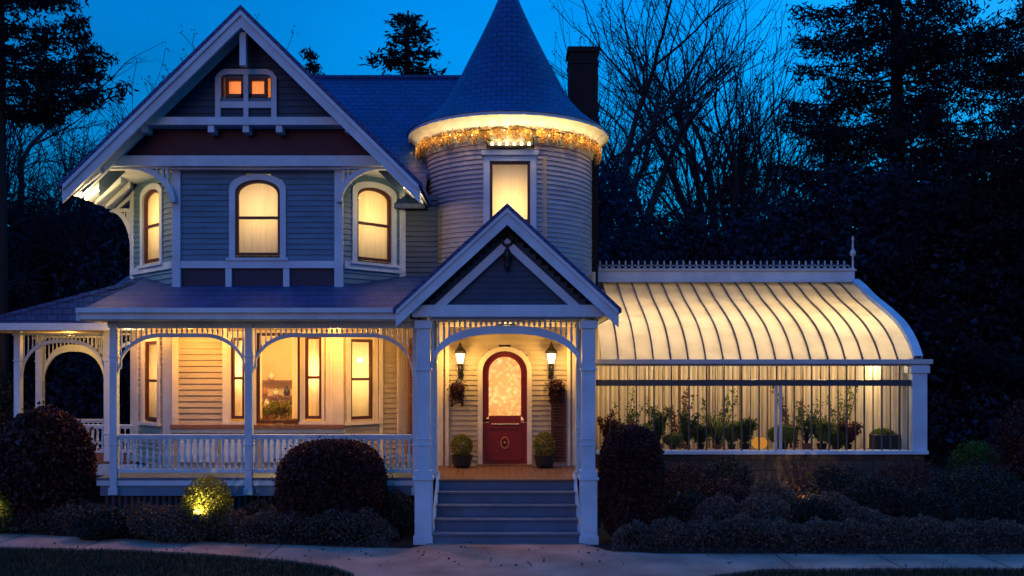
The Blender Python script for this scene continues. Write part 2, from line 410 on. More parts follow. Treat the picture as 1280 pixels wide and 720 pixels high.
# curved brackets from the corner posts out to the ends of the tie beam
def bracket(fr, a, z, dx, dz, b0, b1, wid=.13, n=14, fill=True, parent=None):
    """quarter-arch bracket: from (a, z-dz) on the post curving up to (a+dx, z)"""
    A, B = [], []
    for i in range(n+1):
        t = pi/2*i/n; A.append((a+dx*(1-math.cos(t)), z-dz+dz*math.sin(t)))
        B.append((a+(dx)*(1-math.cos(t))*(1-.0)+(-wid*math.cos(t) if dx > 0 else wid*math.cos(t))*0+0, z-dz+dz*math.sin(t)))
    s = 1 if dx > 0 else -1
    I = [(p[0]-s*wid*math.cos(pi/2*i/n)*.8, p[1]+wid*math.sin(pi/2*i/n)*.8) for i, p in enumerate(A)]
    A2 = [(p[0], min(p[1], z)) for p in A]; I2 = [(p[0], min(p[1], z)) for p in I]
    m = MB(); m.strip(fr, A2, I2, b0, b1)
    if fill:   # fan of short spindles between the arch and the corner
        for k in (3, 5, 7, 9):
            p = A[k]; m.box(fr, p[0]-.016, p[0]+.016, b0+.015, b1-.015, p[1], z)
        m.box(fr, min(a, a+dx), max(a, a+dx), b0, b1, z, z+.07)
    m.build('bracket', 'trim', parent or house)
bracket(fG, -6.47, 6.56, -.82, .62, .0, .10); bracket(fG, -3.22, 6.56, .82, .62, .0, .10)
# eave brackets at the far left, under the eaves of the long side
fS = Fr((-7.85, 9.0), (-7.85, 2.9))
for y in (3.05, 5.0): 
    fb = Fr((-7.85, y), (-8.85, y)); m = MB(); A = []; 
    bracket(fb, .02, 6.02, .42, .8, -.06, .06, .12)
# attic window: one frame with two small lights
sash = MB(); za, zb = 7.93, 8.30
aw = MB(); a0, w = attic[0], attic[1]
O = [(a0-.58, 7.50), (a0-.58, 8.30), (a0-.50, 8.40), (a0-.40, 8.45), (a0+.40, 8.45), (a0+.50, 8.40), (a0+.58, 8.30), (a0+.58, 7.50)]
I = [(a0-.48, 7.50), (a0-.48, 8.28), (a0-.44, 8.33), (a0-.36, 8.35), (a0+.36, 8.35), (a0+.44, 8.33), (a0+.48, 8.28), (a0+.48, 7.50)]
sash.strip(fG, [(a0-.40, za-.0), (a0-.40, zb), (a0+.40, zb), (a0+.40, za)], [(a0-.34, za+.06), (a0-.34, zb-.06), (a0+.34, zb-.06), (a0+.34, za+.06)], .0, .06)
sash.box(fG, a0-.40, a0+.40, .002, .058, za, za+.06); sash.box(fG, a0-.10, a0+.10, .002, .058, za, zb)
aw_o = sash.build('window', 'sash', house, label='small attic window with two amber lights in the gable')
c = MB(); c.strip(fG, O, I, .02, .09); c.box(fG, a0-.48, a0+.48, .022, .08, 7.72, 7.84); c.box(fG, a0-.045, a0+.045, .024, .086, 7.50, 8.36); c.build('casing', 'trim', aw_o)
MB().box(fG, a0-.47, a0+.47, .0, .03, 7.84, 7.93).build('apron', 'siding', aw_o); MB().box(fG, a0-.47, a0+.47, .0, .03, 8.30, 8.36).build('header', 'siding', aw_o)
m = MB(); m.add([fG(a0-.36, .02, za+.04), fG(a0+.36, .02, za+.04), fG(a0+.36, .02, zb-.04), fG(a0-.36, .02, zb-.04)], [(0, 1, 2, 3)]); m.build('pane', 'pane', aw_o)
m = MB(); m.add([fG(a0-.5, -.12, za-.1), fG(a0+.5, -.12, za-.1), fG(a0+.5, -.12, zb+.1), fG(a0-.5, -.12, zb+.1)], [(0, 1, 2, 3)]); m.build('blind', 'blind_orange', aw_o)
arealight('attic lamp', fG, a0, -.6, 8.1, .8, .5, 9, (1, .50, .12))

# -------- main roof, side walls, rear
mb = MB()
mb.slab([(-6.5, 3.2, 6.86), (1.3, 3.2, 6.86), (.6, 6.3, 9.82), (-6.5, 6.3, 9.82)], .14)
mb.slab([(-6.5, 10.0, 6.3), (1.3, 10.0, 6.3), (.6, 6.3, 9.82), (-6.5, 6.3, 9.82)], .14)
mb.slab([(1.3, 3.2, 6.86), (1.3, 10.0, 6.3), (.6, 6.3, 9.82)], .14)
mb.slab([(-2.4, 2.42, 6.09), (-1.76, 2.42, 6.09), (-1.76, 3.2, 6.855), (-2.4, 3.2, 6.855)], .1)
mb.build('main_roof', 'roof', house)
MB().tube([(-6.4, 6.3, 9.84), (.6, 6.3, 9.84)], .06, 8).build('ridge_cap', 'roof', house)
mb = MB(); clap(mb, Fr((-7.82, 9.6), (-7.82, 2.97)), 0, 6.63, 0, 6.55); mb.build('wall', 'siding', house)
mb = MB(); mb.box(W0, -7.8, 1.2, -9.6, -9.5, 0, 6.3); mb.box(W0, 1.15, 1.27, -9.6, -3.0, 0, 6.2); mb.build('rear_wall', 'siding', house)
MB().box(W0, -7.75, 1.2, -9.5, -3.05, 3.70, 3.82).build('upper_floor', 'ceiling', house)
MB().box(W0, -7.75, 1.2, -9.5, -3.05, 6.15, 6.25).build('attic_floor', 'ceiling', house)
m = MB(); m.slab([(-7.7, 3.0, 3.9), (-6.4, 1.7, 3.9), (-3.3, 1.7, 3.9), (-2.2, 2.8, 3.9), (-2.2, 3.05, 3.9), (-7.7, 3.05, 3.9)], .1); m.build('upper_floor', 'ceiling', house)
# chimney
mb = MB(); mb.box(W0, 1.31, 1.97, -5.75, -5.1, 0, 10.05); mb.box(W0, 1.27, 2.01, -5.79, -5.06, 10.05, 10.16); mb.box(W0, 1.29, 1.99, -5.77, -5.08, 9.78, 9.84)
mb.box(W0, 1.10, 2.10, -5.9, -5.0, 0, 4.6); mb.build('chimney', 'brick', house)

# -------- turret
TC, TR = (-.08, 4.0), 1.79
mb = MB(); prof = []
z = 3.72
while z < 7.32: prof += [(TR+.022, z), (TR, z+.095)]; z += .095
# leave the window opening out of the lathe
full = []
n = 96; wz0, wz1, wa = 5.0, 7.05, .47/TR
for i in range(len(prof)-1):
    (r0, z0_), (r1, z1_) = prof[i], prof[i+1]
    for k in range(n):
        a, b = 2*pi*k/n, 2*pi*(k+1)/n; am = (a+b)/2
        if abs(am-1.5*pi-.01) < wa and wz0 < (z0_+z1_)/2 < wz1: continue
        full.append(((r0, a, z0_), (r0, b, z0_), (r1, b, z1_), (r1, a, z1_)))
V = []; F = []
for q in full:
    F.append(tuple(range(len(V), len(V)+4))); V += [(TC[0]+r*math.cos(a), TC[1]+r*math.sin(a), z_) for r, a, z_ in q]
mb.add(V, F); tw = mb.build('turret_wall', 'tower_siding_lit', house)
# cove and rim
mb = MB(); mb.lathe([(TR-.02, 7.22), (TR+.03, 7.30), (TR+.05, 7.36), (TR+.12, 7.50), (TR+.22, 7.62), (TR+.32, 7.70), (TR+.355, 7.72)], (*TC, 0), 96); mb.build('cornice', 'trim', house, smooth=True)
mb = MB(); mb.lathe([(TR+.355, 7.70), (TR+.375, 7.71), (TR+.375, 7.79), (TR+.35, 7.80)], (*TC, 0), 96); mb.build('gutter', 'trim', house)
prof = [(2.19, 7.78), (1.90, 7.98), (1.63, 8.21), (1.37, 8.50), (1.07, 9.02), (.83, 9.5), (.60, 9.96), (.38, 10.42), (.20, 10.84), (.12, 10.93), (.12, 11.0), (.03, 11.1), (.02, 11.6), (0, 11.62)]
mb = MB(); mb.lathe(prof, (*TC, 0), 96); mb.build('turret_roof', 'roof', house, smooth=True)
# turret window
fT = Fr((-.9, TC[1]-TR+.02), (.9, TC[1]-TR+.02))
wy = window(fT, .86, 1.02, 4.75, 7.0, 0, cas=.11, power=14, lb=-.6, mid=.44, folds=False, label='tall turret window with cream blind')
for s in (0, 1):
    m = MB(); x = .86+(-.5 if s == 0 else .5); m.box(fT, x-.03, x+.03, -.25, .0, 4.75, 7.0); m.build('jamb', 'trim', house)
m = MB(); m.box(fT, .86-.56, .86+.56, -.05, .09, 7.0, 7.10); m.build('header', 'trim', house)
# light bar above the turret window
lb = MB(); lb.box(fT, .40, 1.34, .06, .16, 7.13, 7.17); lb.box(fT, .40, .43, .0, .16, 7.12, 7.33); lb.box(fT, 1.31, 1.34, .0, .16, 7.12, 7.33); lb.box(fT, .40, 1.34, .0, .02, 7.29, 7.33)
lbo = lb.build('light_bar', 'iron', house)
for k in range(6):
    m = MB(); m.lathe([(0, -.02), (.024, -.01), (.028, .015), (.018, .045), (0, .05)], fT(.51+k*.145, .09, 7.20), 8); m.build('bulb', 'bulb', lbo, smooth=True)
pointlight('light bar lamp', fT(.86, .30, 7.26), 3.0, (1, .62, .2), .1)

# -------- ground storey of the bay, behind the porch
GZ0, GZ1 = FL, 3.62
def sheet(mb, fr, a0, a1, z0, z1): mb.box(fr, a0, a1, -.09, .0, z0, z1)
wn = window(fF, 1.22, .42, 1.78, 3.46, 0, cas=.08, power=4, lb=-.3, tm='trim_cream', label='narrow ground floor window beside the siding panel')
wp = window(fF, 1.99, .94, 1.70, 3.52, 0, cas=.05, power=0, midbar=False, glassonly=True, tm='trim_cream', label='large picture window showing a lit room')
w2 = window(fF, 2.66, .42, 1.78, 3.46, 0, cas=.05, power=4, lb=-.3, tm='trim_cream', label='narrow window right of the picture window')
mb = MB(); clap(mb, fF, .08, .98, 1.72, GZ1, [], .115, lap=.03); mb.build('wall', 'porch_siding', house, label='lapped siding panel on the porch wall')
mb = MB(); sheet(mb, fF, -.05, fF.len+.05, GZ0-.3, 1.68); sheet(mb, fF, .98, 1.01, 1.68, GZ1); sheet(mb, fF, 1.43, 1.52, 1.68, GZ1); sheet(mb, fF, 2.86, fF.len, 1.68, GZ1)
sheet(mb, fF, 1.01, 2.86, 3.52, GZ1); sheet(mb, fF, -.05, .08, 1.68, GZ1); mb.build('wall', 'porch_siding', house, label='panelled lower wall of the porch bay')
for a0, a1 in ((-.03, .09), (.93, 1.04), (2.90, 3.24)): board('corner_post', fF, a0, a1, 1.72, GZ1, .05, 'trim_cream')
board('corner_post', fF, 2.98, 3.04, 1.72, GZ1, .09, 'trim_cream')
board('sill_band', fF, -.05, fF.len+.05, 1.64, 1.72, .10, 'deck'); board('sill_band', fF, -.05, fF.len+.05, 1.56, 1.64, .06, 'trim_cream')
for k in range(4): board('lower_panel', fF, .1+k*.8, .1+k*.8+.68, 1.0, 1.50, .03)
wl1 = window(fL, .95, .86, 1.72, 3.44, 0, cas=.11, power=12, lcol=(1, .58, .2), tm='trim_cream', label='ground floor window on the left slant of the bay')
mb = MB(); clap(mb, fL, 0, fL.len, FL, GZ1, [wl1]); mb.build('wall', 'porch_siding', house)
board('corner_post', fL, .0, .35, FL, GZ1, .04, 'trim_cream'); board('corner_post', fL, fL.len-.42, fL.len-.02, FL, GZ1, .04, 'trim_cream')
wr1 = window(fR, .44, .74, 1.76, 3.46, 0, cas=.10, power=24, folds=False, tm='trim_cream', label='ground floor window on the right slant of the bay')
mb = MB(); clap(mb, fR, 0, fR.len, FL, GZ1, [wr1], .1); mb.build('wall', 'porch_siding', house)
board('corner_post', fR, .84, .93, FL, GZ1, .05, 'trim_cream'); board('corner_post', fR, 1.30, 1.50, FL, GZ1, .05, 'trim_cream')
# shutters against the recess wall
def shutter(fr, a0, a1, z0, z1, mat, b=.03, label=None):
    m = MB(); m.box(fr, a0, a0+.05, b, b+.04, z0, z1); m.box(fr, a1-.05, a1, b, b+.04, z0, z1)
    for z in (z0, (z0+z1)/2-.03, z1-.06): m.box(fr, a0+.05, a1-.05, b, b+.038, z, z+.06)
    so = m.build('shutter', mat, house, label=label)
    s = MB(); z = z0+.07
    while z < z1-.09:
        s.add([fr(a0+.05, b+.004, z), fr(a1-.05, b+.004, z), fr(a1-.05, b+.034, z-.035), fr(a0+.05, b+.034, z-.035), fr(a0+.05, b+.004, z+.012), fr(a1-.05, b+.004, z+.012), fr(a1-.05, b+.034, z-.022), fr(a0+.05, b+.034, z-.022)],
              [(0, 1, 2, 3), (4, 7, 6, 5), (0, 4, 5, 1), (2, 6, 7, 3), (0, 3, 7, 4), (1, 5, 6, 2)]); z += .06
    s.build('louvre', mat, so)
shutter(fBk, .08, .42, 1.1, 3.4, 'wood', label='brown louvred shutter on the recess wall')

# the room behind the picture window
MB().box(W0, -6.6, -3.4, -5.0, -4.9, .6, 3.7).build('interior_wall', 'wallpaper', house)
mb = MB(); mb.box(W0, -6.3, -6.2, -4.9, -2.6, .9, 3.6); mb.box(W0, -3.62, -3.52, -4.9, -1.9, .9, 3.6); mb.build('interior_wall', 'wallpaper', house)
MB().box(W0, -6.6, -3.3, -4.9, -1.72, .78, .88).build('interior_floor', 'wood', house)
pointlight('dining room lamp', (-4.9, 3.2, 3.3), 135, (1, .62, .22), .12)
# entry wall and door
dz1 = 3.22
hd = (1.36, 1.03, FL, dz1, .45)
mb = MB(); clap(mb, fE, 0, fE.len, FL, 3.75, [hd], .1); mb.build('wall', 'porch_siding', house, label='siding around the front door')
for a0, a1 in ((-.02, .16), (.20, .27), (2.58, 2.64), (2.68, 2.84)): board('pilaster', fE, a0, a1, FL, 3.7, .06, 'trim_cream')
A = archpts(1.36, 1.05, FL, dz1, .46); B = archpts(1.36, .87, FL, dz1-.09, .40)
dr = MB(); C = archpts(1.36, .63, 1.86, 3.02, .30); Bo = archpts(1.36, .87, 1.74, dz1-.09, .40)
dr.strip(fE, Bo, C, -.06, -.01); dr.box(fE, 1.36-.315, 1.36+.315, -.055, -.012, 1.74, 1.87)
dr.box(fE, 1.36-.435, 1.36+.435, -.06, -.01, FL+.02, 1.74)
dr.strip(fE, [(1.02, 1.0), (1.02, 1.66), (1.70, 1.66), (1.70, 1.0)], [(1.06, 1.04), (1.06, 1.62), (1.66, 1.62), (1.66, 1.04)], -.012, .008)
dr.box(fE, 1.02, 1.70, -.012, .008, 1.0, 1.04)
door = dr.build('front_door', 'door', house)
m = MB(); m.strip(fE, A, B, -.06, .06); m.build('door_casing', 'trim_cream', door)
m = MB(); m.add([fE(a, -.03, z) for a, z in C], [tuple(range(len(C)))]); m.build('door_pane', 'pane', door)
m = MB(); m.add([fE(1.0, -.10, 1.8), fE(1.72, -.10, 1.8), fE(1.72, -.10, 3.15), fE(1.0, -.10, 3.15)], [(0, 1, 2, 3)])
def lace():
    mt, nt, out = newmat('lace curtain')
    t = N(nt, 'ShaderNodeBsdfTranslucent'); g = N(nt, 'ShaderNodeNewGeometry'); v = N(nt, 'ShaderNodeTexVoronoi'); v.inputs['Scale'].default_value = 13
    L(nt, g.outputs['Position'], v.inputs['Vector']); f2 = noise_fac(nt, 5, 3)
    mx = N(nt, 'ShaderNodeMath', operation='MULTIPLY_ADD'); L(nt, v.outputs[0], mx.inputs[0]); mx.inputs[1].default_value = .8; L(nt, f2, mx.inputs[2])
    L(nt, ramp(nt, mx.outputs[0], [(.45, (.97, .80, .55)), (1.05, (.66, .42, .22))]), t.inputs[0]); L(nt, t.outputs[0], out.inputs[0]); return mt
M['lace'] = lace()
m.build('lace_curtain', 'lace', door)
arealight('hall lamp', fE, 1.36, -.8, 2.45, .8, 1.4, 20, (1, .60, .30))
m = MB(); m.lathe([(0, 0), (.028, .0), (.03, .02), (.012, .035)], (0, 0, 0), 12)
m = MB(); m.tube([fE(1.70, -.02, 1.78), fE(1.70, .03, 1.78), fE(1.70, .05, 1.78)], [.012, .018, .03], 10); m.tube([fE(1.70, .05, 1.78), fE(1.70, .075, 1.78)], [.03, .012], 10); m.build('door_knob', 'cream', door)
m = MB(); m.box(fE, 1.10, 1.64, -.01, .012, 1.70, 1.715)
for k in range(9): m.lathe([(0, -.018), (.016, 0), (0, .018)], fE(1.12+k*.06, .01, 1.708), 6)
m.build('carved_bar', 'cream', door)
m = MB(); P = [fE(1.36+.075*math.sin(t*2*pi/20), .012, 1.34+.11*math.cos(t*2*pi/20)) for t in range(21)]; m.tube(P, .014, 6); m.lathe([(0, -.03), (.03, 0), (0, .03)], fE(1.36, .01, 1.34), 8); m.build('oval_ornament', 'terracotta', door)
MB().box(fE, .82, 1.9, -.02, .10, FL, FL+.03).build('threshold', 'wood', door)
shutter(fE, 2.26, 2.54, .98, 2.40, 'sash', .035, label='dark narrow shutter right of the front door')

# -------- porch floor, skirt, ceiling, roof
def boards(name, x0, x1, y0, y1, z, th, mat, w=.12):
    m = MB(); x = x0
    while x < x1-.01:
        xe = min(x+w-.006, x1); m.box(W0, x, xe, -y1, -y0, z-th, z); x += w
    return m.build(name, mat, house)
boards('porch_floor', -7.2, -1.6, -.04, 3.0, FL, .04, 'step')
boards('porch_floor', -1.6, 1.62, -.04, 3.0, FL, .04, 'deck')
boards('porch_floor', -11.0, -7.2, 2.75, 6.2, FL, .04, 'deck')
MB().box(W0, -7.2, -1.58, .0, .03, .76, .85).build('floor_fascia', 'trim', house)
MB().box(W0, -7.15, -1.6, -.05, .0, .58, .76).build('skirt_board', 'siding', house)
MB().box(W0, -11.0, -7.2, -2.78, -2.75, .62, .85).build('floor_fascia', 'trim', house)
m = MB()
x = -7.1
while x < -1.7: m.box(W0, x, x+.05, -.12, -.09, 0, .6); x += .11
m.build('skirt_lattice', 'gable', house)
MB().box(W0, -7.15, 1.55, -.30, -.24, 0, .6).build('foundation', 'stone', house)
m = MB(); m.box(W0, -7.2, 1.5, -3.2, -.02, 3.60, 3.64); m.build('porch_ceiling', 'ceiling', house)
MB().box(W0, -11.0, -7.2, -6.2, -2.8, 3.56, 3.60).build('porch_ceiling', 'ceiling', house)
# roof over the porch
def pz(y): return 3.79+.29*(y+.38)
m = MB(); m.slab([(-7.30, -.38, pz(-.38)), (-1.2, -.38, pz(-.38)), (-1.2, 3.2, pz(3.2)), (-7.30, 3.2, pz(3.2))], .07)
m.add([(-7.30, -.38, 3.70), (-7.30, 3.2, 3.70), (-7.30, 3.2, pz(3.2)), (-7.30, -.38, pz(-.38))], [(0, 1, 2, 3)])
m.slab([(-11.1, 2.5, 3.66), (-7.3, 2.5, 4.74-.10), (-7.3, 6.5, 4.74-.10), (-11.1, 6.5, 3.66)], .07)
m.add([(-11.1, 2.52, 3.62), (-7.3, 2.52, 3.62), (-7.3, 2.52, 4.6)], [(0, 1, 2)])
m.slab([(-8.0, 2.52, 4.45), (-7.3, 2.52, 4.64), (-7.3, 3.2, pz(3.2)), (-8.0, 3.2, pz(3.2)-.1)], .07)
m.build('porch_roof', 'roof', house)
MB().box(W0, -7.34, -1.72, .38, .44, 3.62, 3.80).build('eave_fascia', 'trim', house)
MB().box(W0, -7.34, -1.72, .44, .50, 3.73, 3.81).build('gutter', 'trim', house)
MB().box(W0, -7.36, -7.30, -2.5, .44, 3.60, 3.80).build('eave_fascia', 'trim', house)
MB().box(W0, -7.3, -1.6, .0, .38, 3.60, 3.625).build('eave_soffit', 'trim', house)
MB().box(W0, -11.1, -7.36, -2.52, -2.44, 3.56, 3.70).build('eave_fascia', 'trim', house)
MB().box(W0, -7.0, -1.5, -.09, .05, 3.53, 3.62).build('porch_beam', 'trim', house)

# -------- posts, railings and gingerbread
def turned(r, h, n=10):
    m = MB(); k = r
    m.lathe([(k*.9, 0), (k*.9, .10*h), (k*.5, .14*h), (k*.75, .25*h), (k*1.0, .40*h), (k*.6, .58*h), (k*.45, .68*h), (k*.8, .80*h), (k*.5, .86*h), (k*.9, .90*h), (k*.9, h)], (0, 0, 0), n)
    return m
def post(name, x, y, z0, z1, w=.125, par=None, rings=True):
    f = Fr((x, y), (x+1, y)); m = MB(); h = w/2
    m.box(f, -h, h, -h, h, z0, z1)
    if rings:
        for z, e, t in ((z0, .02, .12), (z0+.85, .014, .03), (z1-.62, .014, .03), (z1-.10, .02, .06)):
            m.box(f, -h-e, h+e, -h-e, h+e, z, z+t)
    return m.build(name, 'trim', par or house, bevel=.006)
BAL = None
def railing(fr, a0, a1, zb=1.07, zt=1.645, step=.105, label=None):
    global BAL
    m = MB(); m.box(fr, a0, a1, -.045, .045, zt-.045, zt); m.box(fr, a0, a1, -.03, .03, zt-.085, zt-.045)
    ro = m.build('railing', 'trim', house, bevel=.006, label=label)
    MB().box(fr, a0, a1, -.035, .035, zb, zb+.06).build('bottom_rail', 'trim', ro)
    if BAL is None: BAL = turned(.031, zt-.085-zb-.06, 8).data('baluster', 'trim', smooth=False)
    n = int((a1-a0)/step)
    for i in range(n): link('baluster', BAL, ro, fr(a0+(i+.5)*(a1-a0)/n, 0, zb+.06))
def frieze(fr, a0, a1, zt, drop, blen, depth=.13, step=.088, full=False, zflat=None, mat='trim', band=.07, label=None):
    """spindle frieze with an arched lower edge; full = one arch from post to post"""
    n = 44; ctr = []
    for i in range(n+1):
        a = a0+(a1-a0)*i/n
        if full: t = abs((a-(a0+a1)/2)/((a1-a0)/2)); z = zt-depth-drop*(1-math.sqrt(max(0, 1-t**2.6)))
        else:
            d = min(a-a0, a1-a); t = max(0, 1-d/blen); z = zt-depth-drop*(1-math.sqrt(max(0, 1-t**2)))
        ctr.append((a, z))
    m = MB(); m.strip(fr, [(a, z) for a, z in ctr], [(a, z-band) for a, z in ctr], -.03, .03); m.box(fr, a0, a1, -.03, .03, zt-.045, zt)
    fo = m.build('spindle_frieze', mat, house, label=label)
    for k in range(int((a1-a0)/step)):
        a = a0+step*(k+.5); i = min(n-1, int((a-a0)/(a1-a0)*n)); z0_ = ctr[i][1]; h = zt-.045-z0_
        if h < .02: continue
        mm = MB()
        if h < .16: mm.lathe([(.008, 0), (.022, h*.35), (.022, h*.65), (.008, h)], (0, 0, 0), 6)
        else: mm.lathe([(.012, 0), (.012, .02), (.02, .05), (.012, h*.5), (.016, h-.05), (.008, h)], (0, 0, 0), 6)
        p = fr(a, 0, z0_); mm.v = [(v[0]+p[0], v[1]+p[1], v[2]+p[2]) for v in mm.v]
        mm.build('spindle', mat, fo)
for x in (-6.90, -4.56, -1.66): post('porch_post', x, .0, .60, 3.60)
fP = Fr((0, 0), (1, 0))
frieze(fP, -6.83, -4.63, 3.53, .62, .72); frieze(fP, -4.49, -1.73, 3.53, .62, .72)
railing(fP, -6.83, -4.63, zb=.985, label='left front porch railing'); railing(fP, -4.49, -1.73, zb=.985, label='right front porch railing')
# wing on the left
for x in (-10.12, -8.28): post('porch_post', x, 2.9, .6, 3.56, .13)
for x in (-10.75, -9.2): post('porch_post', x, 5.0, .6, 3.56, .15)
fW = Fr((0, 2.9), (1, 2.9)); fW2 = Fr((0, 5.0), (1, 5.0))
frieze(fW, -10.05, -8.34, 3.52, .72, .8, full=True); frieze(fW2, -10.68, -9.27, 3.54, .80, .8, full=True, depth=.2, band=.16)
frieze(fW, -8.22, -7.5, 3.52, .5, .6)
railing(fW, -10.05, -8.34, label='railing of the side porch'); railing(fW, -8.22, -7.3)
railing(fW2, -10.68, -9.27)

# -------- portico
px0, px1, PY = -1.405, 1.215, -1.30
fO = Fr((0, PY), (1, PY)); fS0 = None
for x in (px0, px1):
    f = Fr((x, PY), (x+1, PY)); m = MB()
    m.box(f, -.135, .135, -.135, .135, 0, 1.02); m.box(f, -.16, .16, -.16, .16, 1.02, 1.07); m.box(f, -.155, .155, -.155, .155, 0, .14)
    ped = m.build('pedestal', 'trim', house, bevel=.008)
    m = MB(); m.box(f, -.105, .105, -.105, .105, 1.07, 3.55)
    for z, e, t in ((1.07, .03, .10), (1.56, .012, .03), (1.66, .012, .02), (2.75, .02, .04), (3.42, .03, .13)): m.box(f, -.105-e, .105+e, -.105-e, .105+e, z, z+t)
    m.build('portico_column', 'trim', house, bevel=.006)
    MB().box(Fr((x, PY), (x, PY-1)), -1.25, -.1, -.05, .05, 3.5, 3.6).build('side_beam', 'trim', house)
    post('porch_post', x+(.04 if x < 0 else -.04), .02, FL, 3.6, .13)
frieze(fO, px0+.105, px1-.105, 3.60, .62, 1, full=True, depth=.13, step=.085, band=.13)
fs = Fr((px1, -1.2), (px1, 2.0)); frieze(Fr((px1, -1.2), (px1, .0)), .02, 1.12, 3.5, .5, .5, full=True)
frieze(Fr((px0, -1.2), (px0, .0)), .02, 1.12, 3.5, .5, .5, full=True)
PC, PZ, PH, PE = -.075, 5.29, 1.74, 3.69
ps = (PZ-PE)/PH; fPG = Fr((0, -1.30), (1, -1.30))
m = MB()
def pclip(z):
    w = (PZ-.3-z)/ps; return (PC-w, PC+w)
clap(m, fPG, 0, 0, 3.80, 4.98, (), .09, lap=.016, clip=pclip); m.build('portico_gable_wall', 'gable', house)
MB().box(fPG, PC-1.50, PC+1.50, -.08, .20, 3.60, 3.79).build('portico_beam', 'trim', house, bevel=.006)
rake('bargeboard', fPG, PC, PZ, ps, PH, .03, .23, .27, .33)
rake('bargeboard', fPG, PC, PZ, ps, PH-.01, .0, .07, .33, .36)
rake('inner_rake', fPG, PC, PZ, ps, 1.24, .44, .17, .03, .12)
m = MB()
for s in (-1, 1): m.slab([(PC, -1.67, PZ+.07), (PC, 2.6, PZ+.07), (PC+s*(PH+.04), 2.6, PE+.07-.04*ps), (PC+s*(PH+.04), -1.67, PE+.07-.04*ps)], .07)
m.build('portico_roof', 'roof', house)
m = MB()
for s in (-1, 1): m.slab([(PC, -1.6, PZ-.01), (PC, 2.5, PZ-.01), (PC+s*PH, 2.5, PE-.01), (PC+s*PH, -1.6, PE-.01)], .03)
m.build('soffit', 'trim', house)
MB().box(W0, px0-.05, px1+.1, -2.0, 1.28, 3.63, 3.67).build('portico_ceiling', 'ceiling', house)
# gable pendant
m = MB(); c = (PC, -1.42, 4.35); m.lathe([(.0, -.05), (.02, .0), (.05, .06), (.035, .10), (.055, .16), (.075, .22), (.05, .30), (.028, .34), (.028, .40)], c, 12)
m.tube([(PC+.085*math.sin(t*2*pi/18), -1.42, 4.83+.10*math.cos(t*2*pi/18)) for t in range(19)], .026, 6)
m.box(Fr((PC, -1.42), (PC+1, -1.42)), -.02, .02, -.25, .03, 4.93, 4.99); m.build('gable_pendant', 'iron', house, smooth=True)
# steps
sy = [-1.42+.30*k for k in range(5)]
for k in range(5):
    z1_ = FL/5*(k+1); y0 = sy[k]; y1 = sy[k]+.34 if k < 4 else -.04
    m = MB(); m.box(W0, px0+.16, px1-.16, -(y0+.34), -(y0+.02), z1_-FL/5, z1_-.035)
    so = m.build('step', 'step', house)
    MB().box(W0, px0+.15, px1-.15, -(y0+.36), -(y0-.02), z1_-.035, z1_-.0 if k < 4 else z1_-.003).build('tread', 'step' if k < 4 else 'deck', so, bevel=.006)
MB().box(W0, px0+.17, px1-.17, -(-.02), .10, FL/5*4, FL-.05).build('riser', 'trim', house)
for x in (px0+.13, px1-.13):
    m = MB(); m.prism(Fr((x, 0), (x, -1)), [(.0, 0), (1.3, 0), (1.3, .12), (.0, .98)], -.03, .03); m.build('stringer', 'trim', house)
# ------------------------------------------------------------------ greenhouse
gh = empty('greenhouse', (4.8, 3.8, 0), 'long lit greenhouse with a curved frosted glass roof and cresting along its ridge', 'greenhouse')
GX0, GX1, GY0, GY1 = 1.75, 7.93, 2.0, 5.5
prof_k = [(5.5, 4.80), (5.05, 4.62), (4.45, 4.33), (3.6, 3.99), (2.9, 3.66), (2.42, 3.30), (2.14, 2.96)]
def spline(K, n=6):
    out = []; K = [Vector(k) for k in K]; E = [K[0]*2-K[1]]+K+[K[-1]*2-K[-2]]
    for i in range(1, len(E)-2):
        for j in range(n):
            t = j/n; a, b, c, d = E[i-1], E[i], E[i+1], E[i+2]
            out.append(.5*((2*b)+(c-a)*t+(2*a-5*b+4*c-d)*t*t+(3*b-3*c+d-a)*t**3))
    return out+[K[-1]]
PR = spline([(y, z) for y, z in prof_k], 4)
def gb(o_name, x0, x1, y0, y1, z0, z1, mat='metal', par=None, label=None): return MB().box(W0, x0, x1, -y1, -y0, z0, z1).build(o_name, mat, par or gh, bevel=.006, label=label)
# curved roof panels between the ribs
nr = 18; xs = [GX0+(GX1-GX0)*i/nr for i in range(nr+1)]
for i in range(nr):
    m = MB(); V = []
    for p in PR: V += [(xs[i]+.01, p[0], p[1]), (xs[i+1]-.01, p[0], p[1])]
    m.add(V, [(2*k, 2*k+1, 2*k+3, 2*k+2) for k in range(len(PR)-1)]); m.build('roof_panel', 'frost', gh, smooth=True)
M['rib'] = paint('dark rib metal', (.05, .055, .07), .4, .2, .1)
for i, x in enumerate(xs[:-1]):
    if i == 0: continue
    m = MB(); w = .012
    A = [(x-w, p[0]-.02, p[1]+.028) for p in PR]; B = [(x+w, p[0]-.02, p[1]+.028) for p in PR]; C_ = [(x-w, p[0]+.02, p[1]-.03) for p in PR]; D = [(x+w, p[0]+.02, p[1]-.03) for p in PR]
    V = []
    for k in range(len(PR)): V += [A[k], B[k], D[k], C_[k]]
    F = []
    for k in range(len(PR)-1):
        for j in range(4): F.append((4*k+j, 4*k+(j+1) % 4, 4*k+4+(j+1) % 4, 4*k+4+j))
    m.add(V, F); m.build('rib', 'rib', gh)
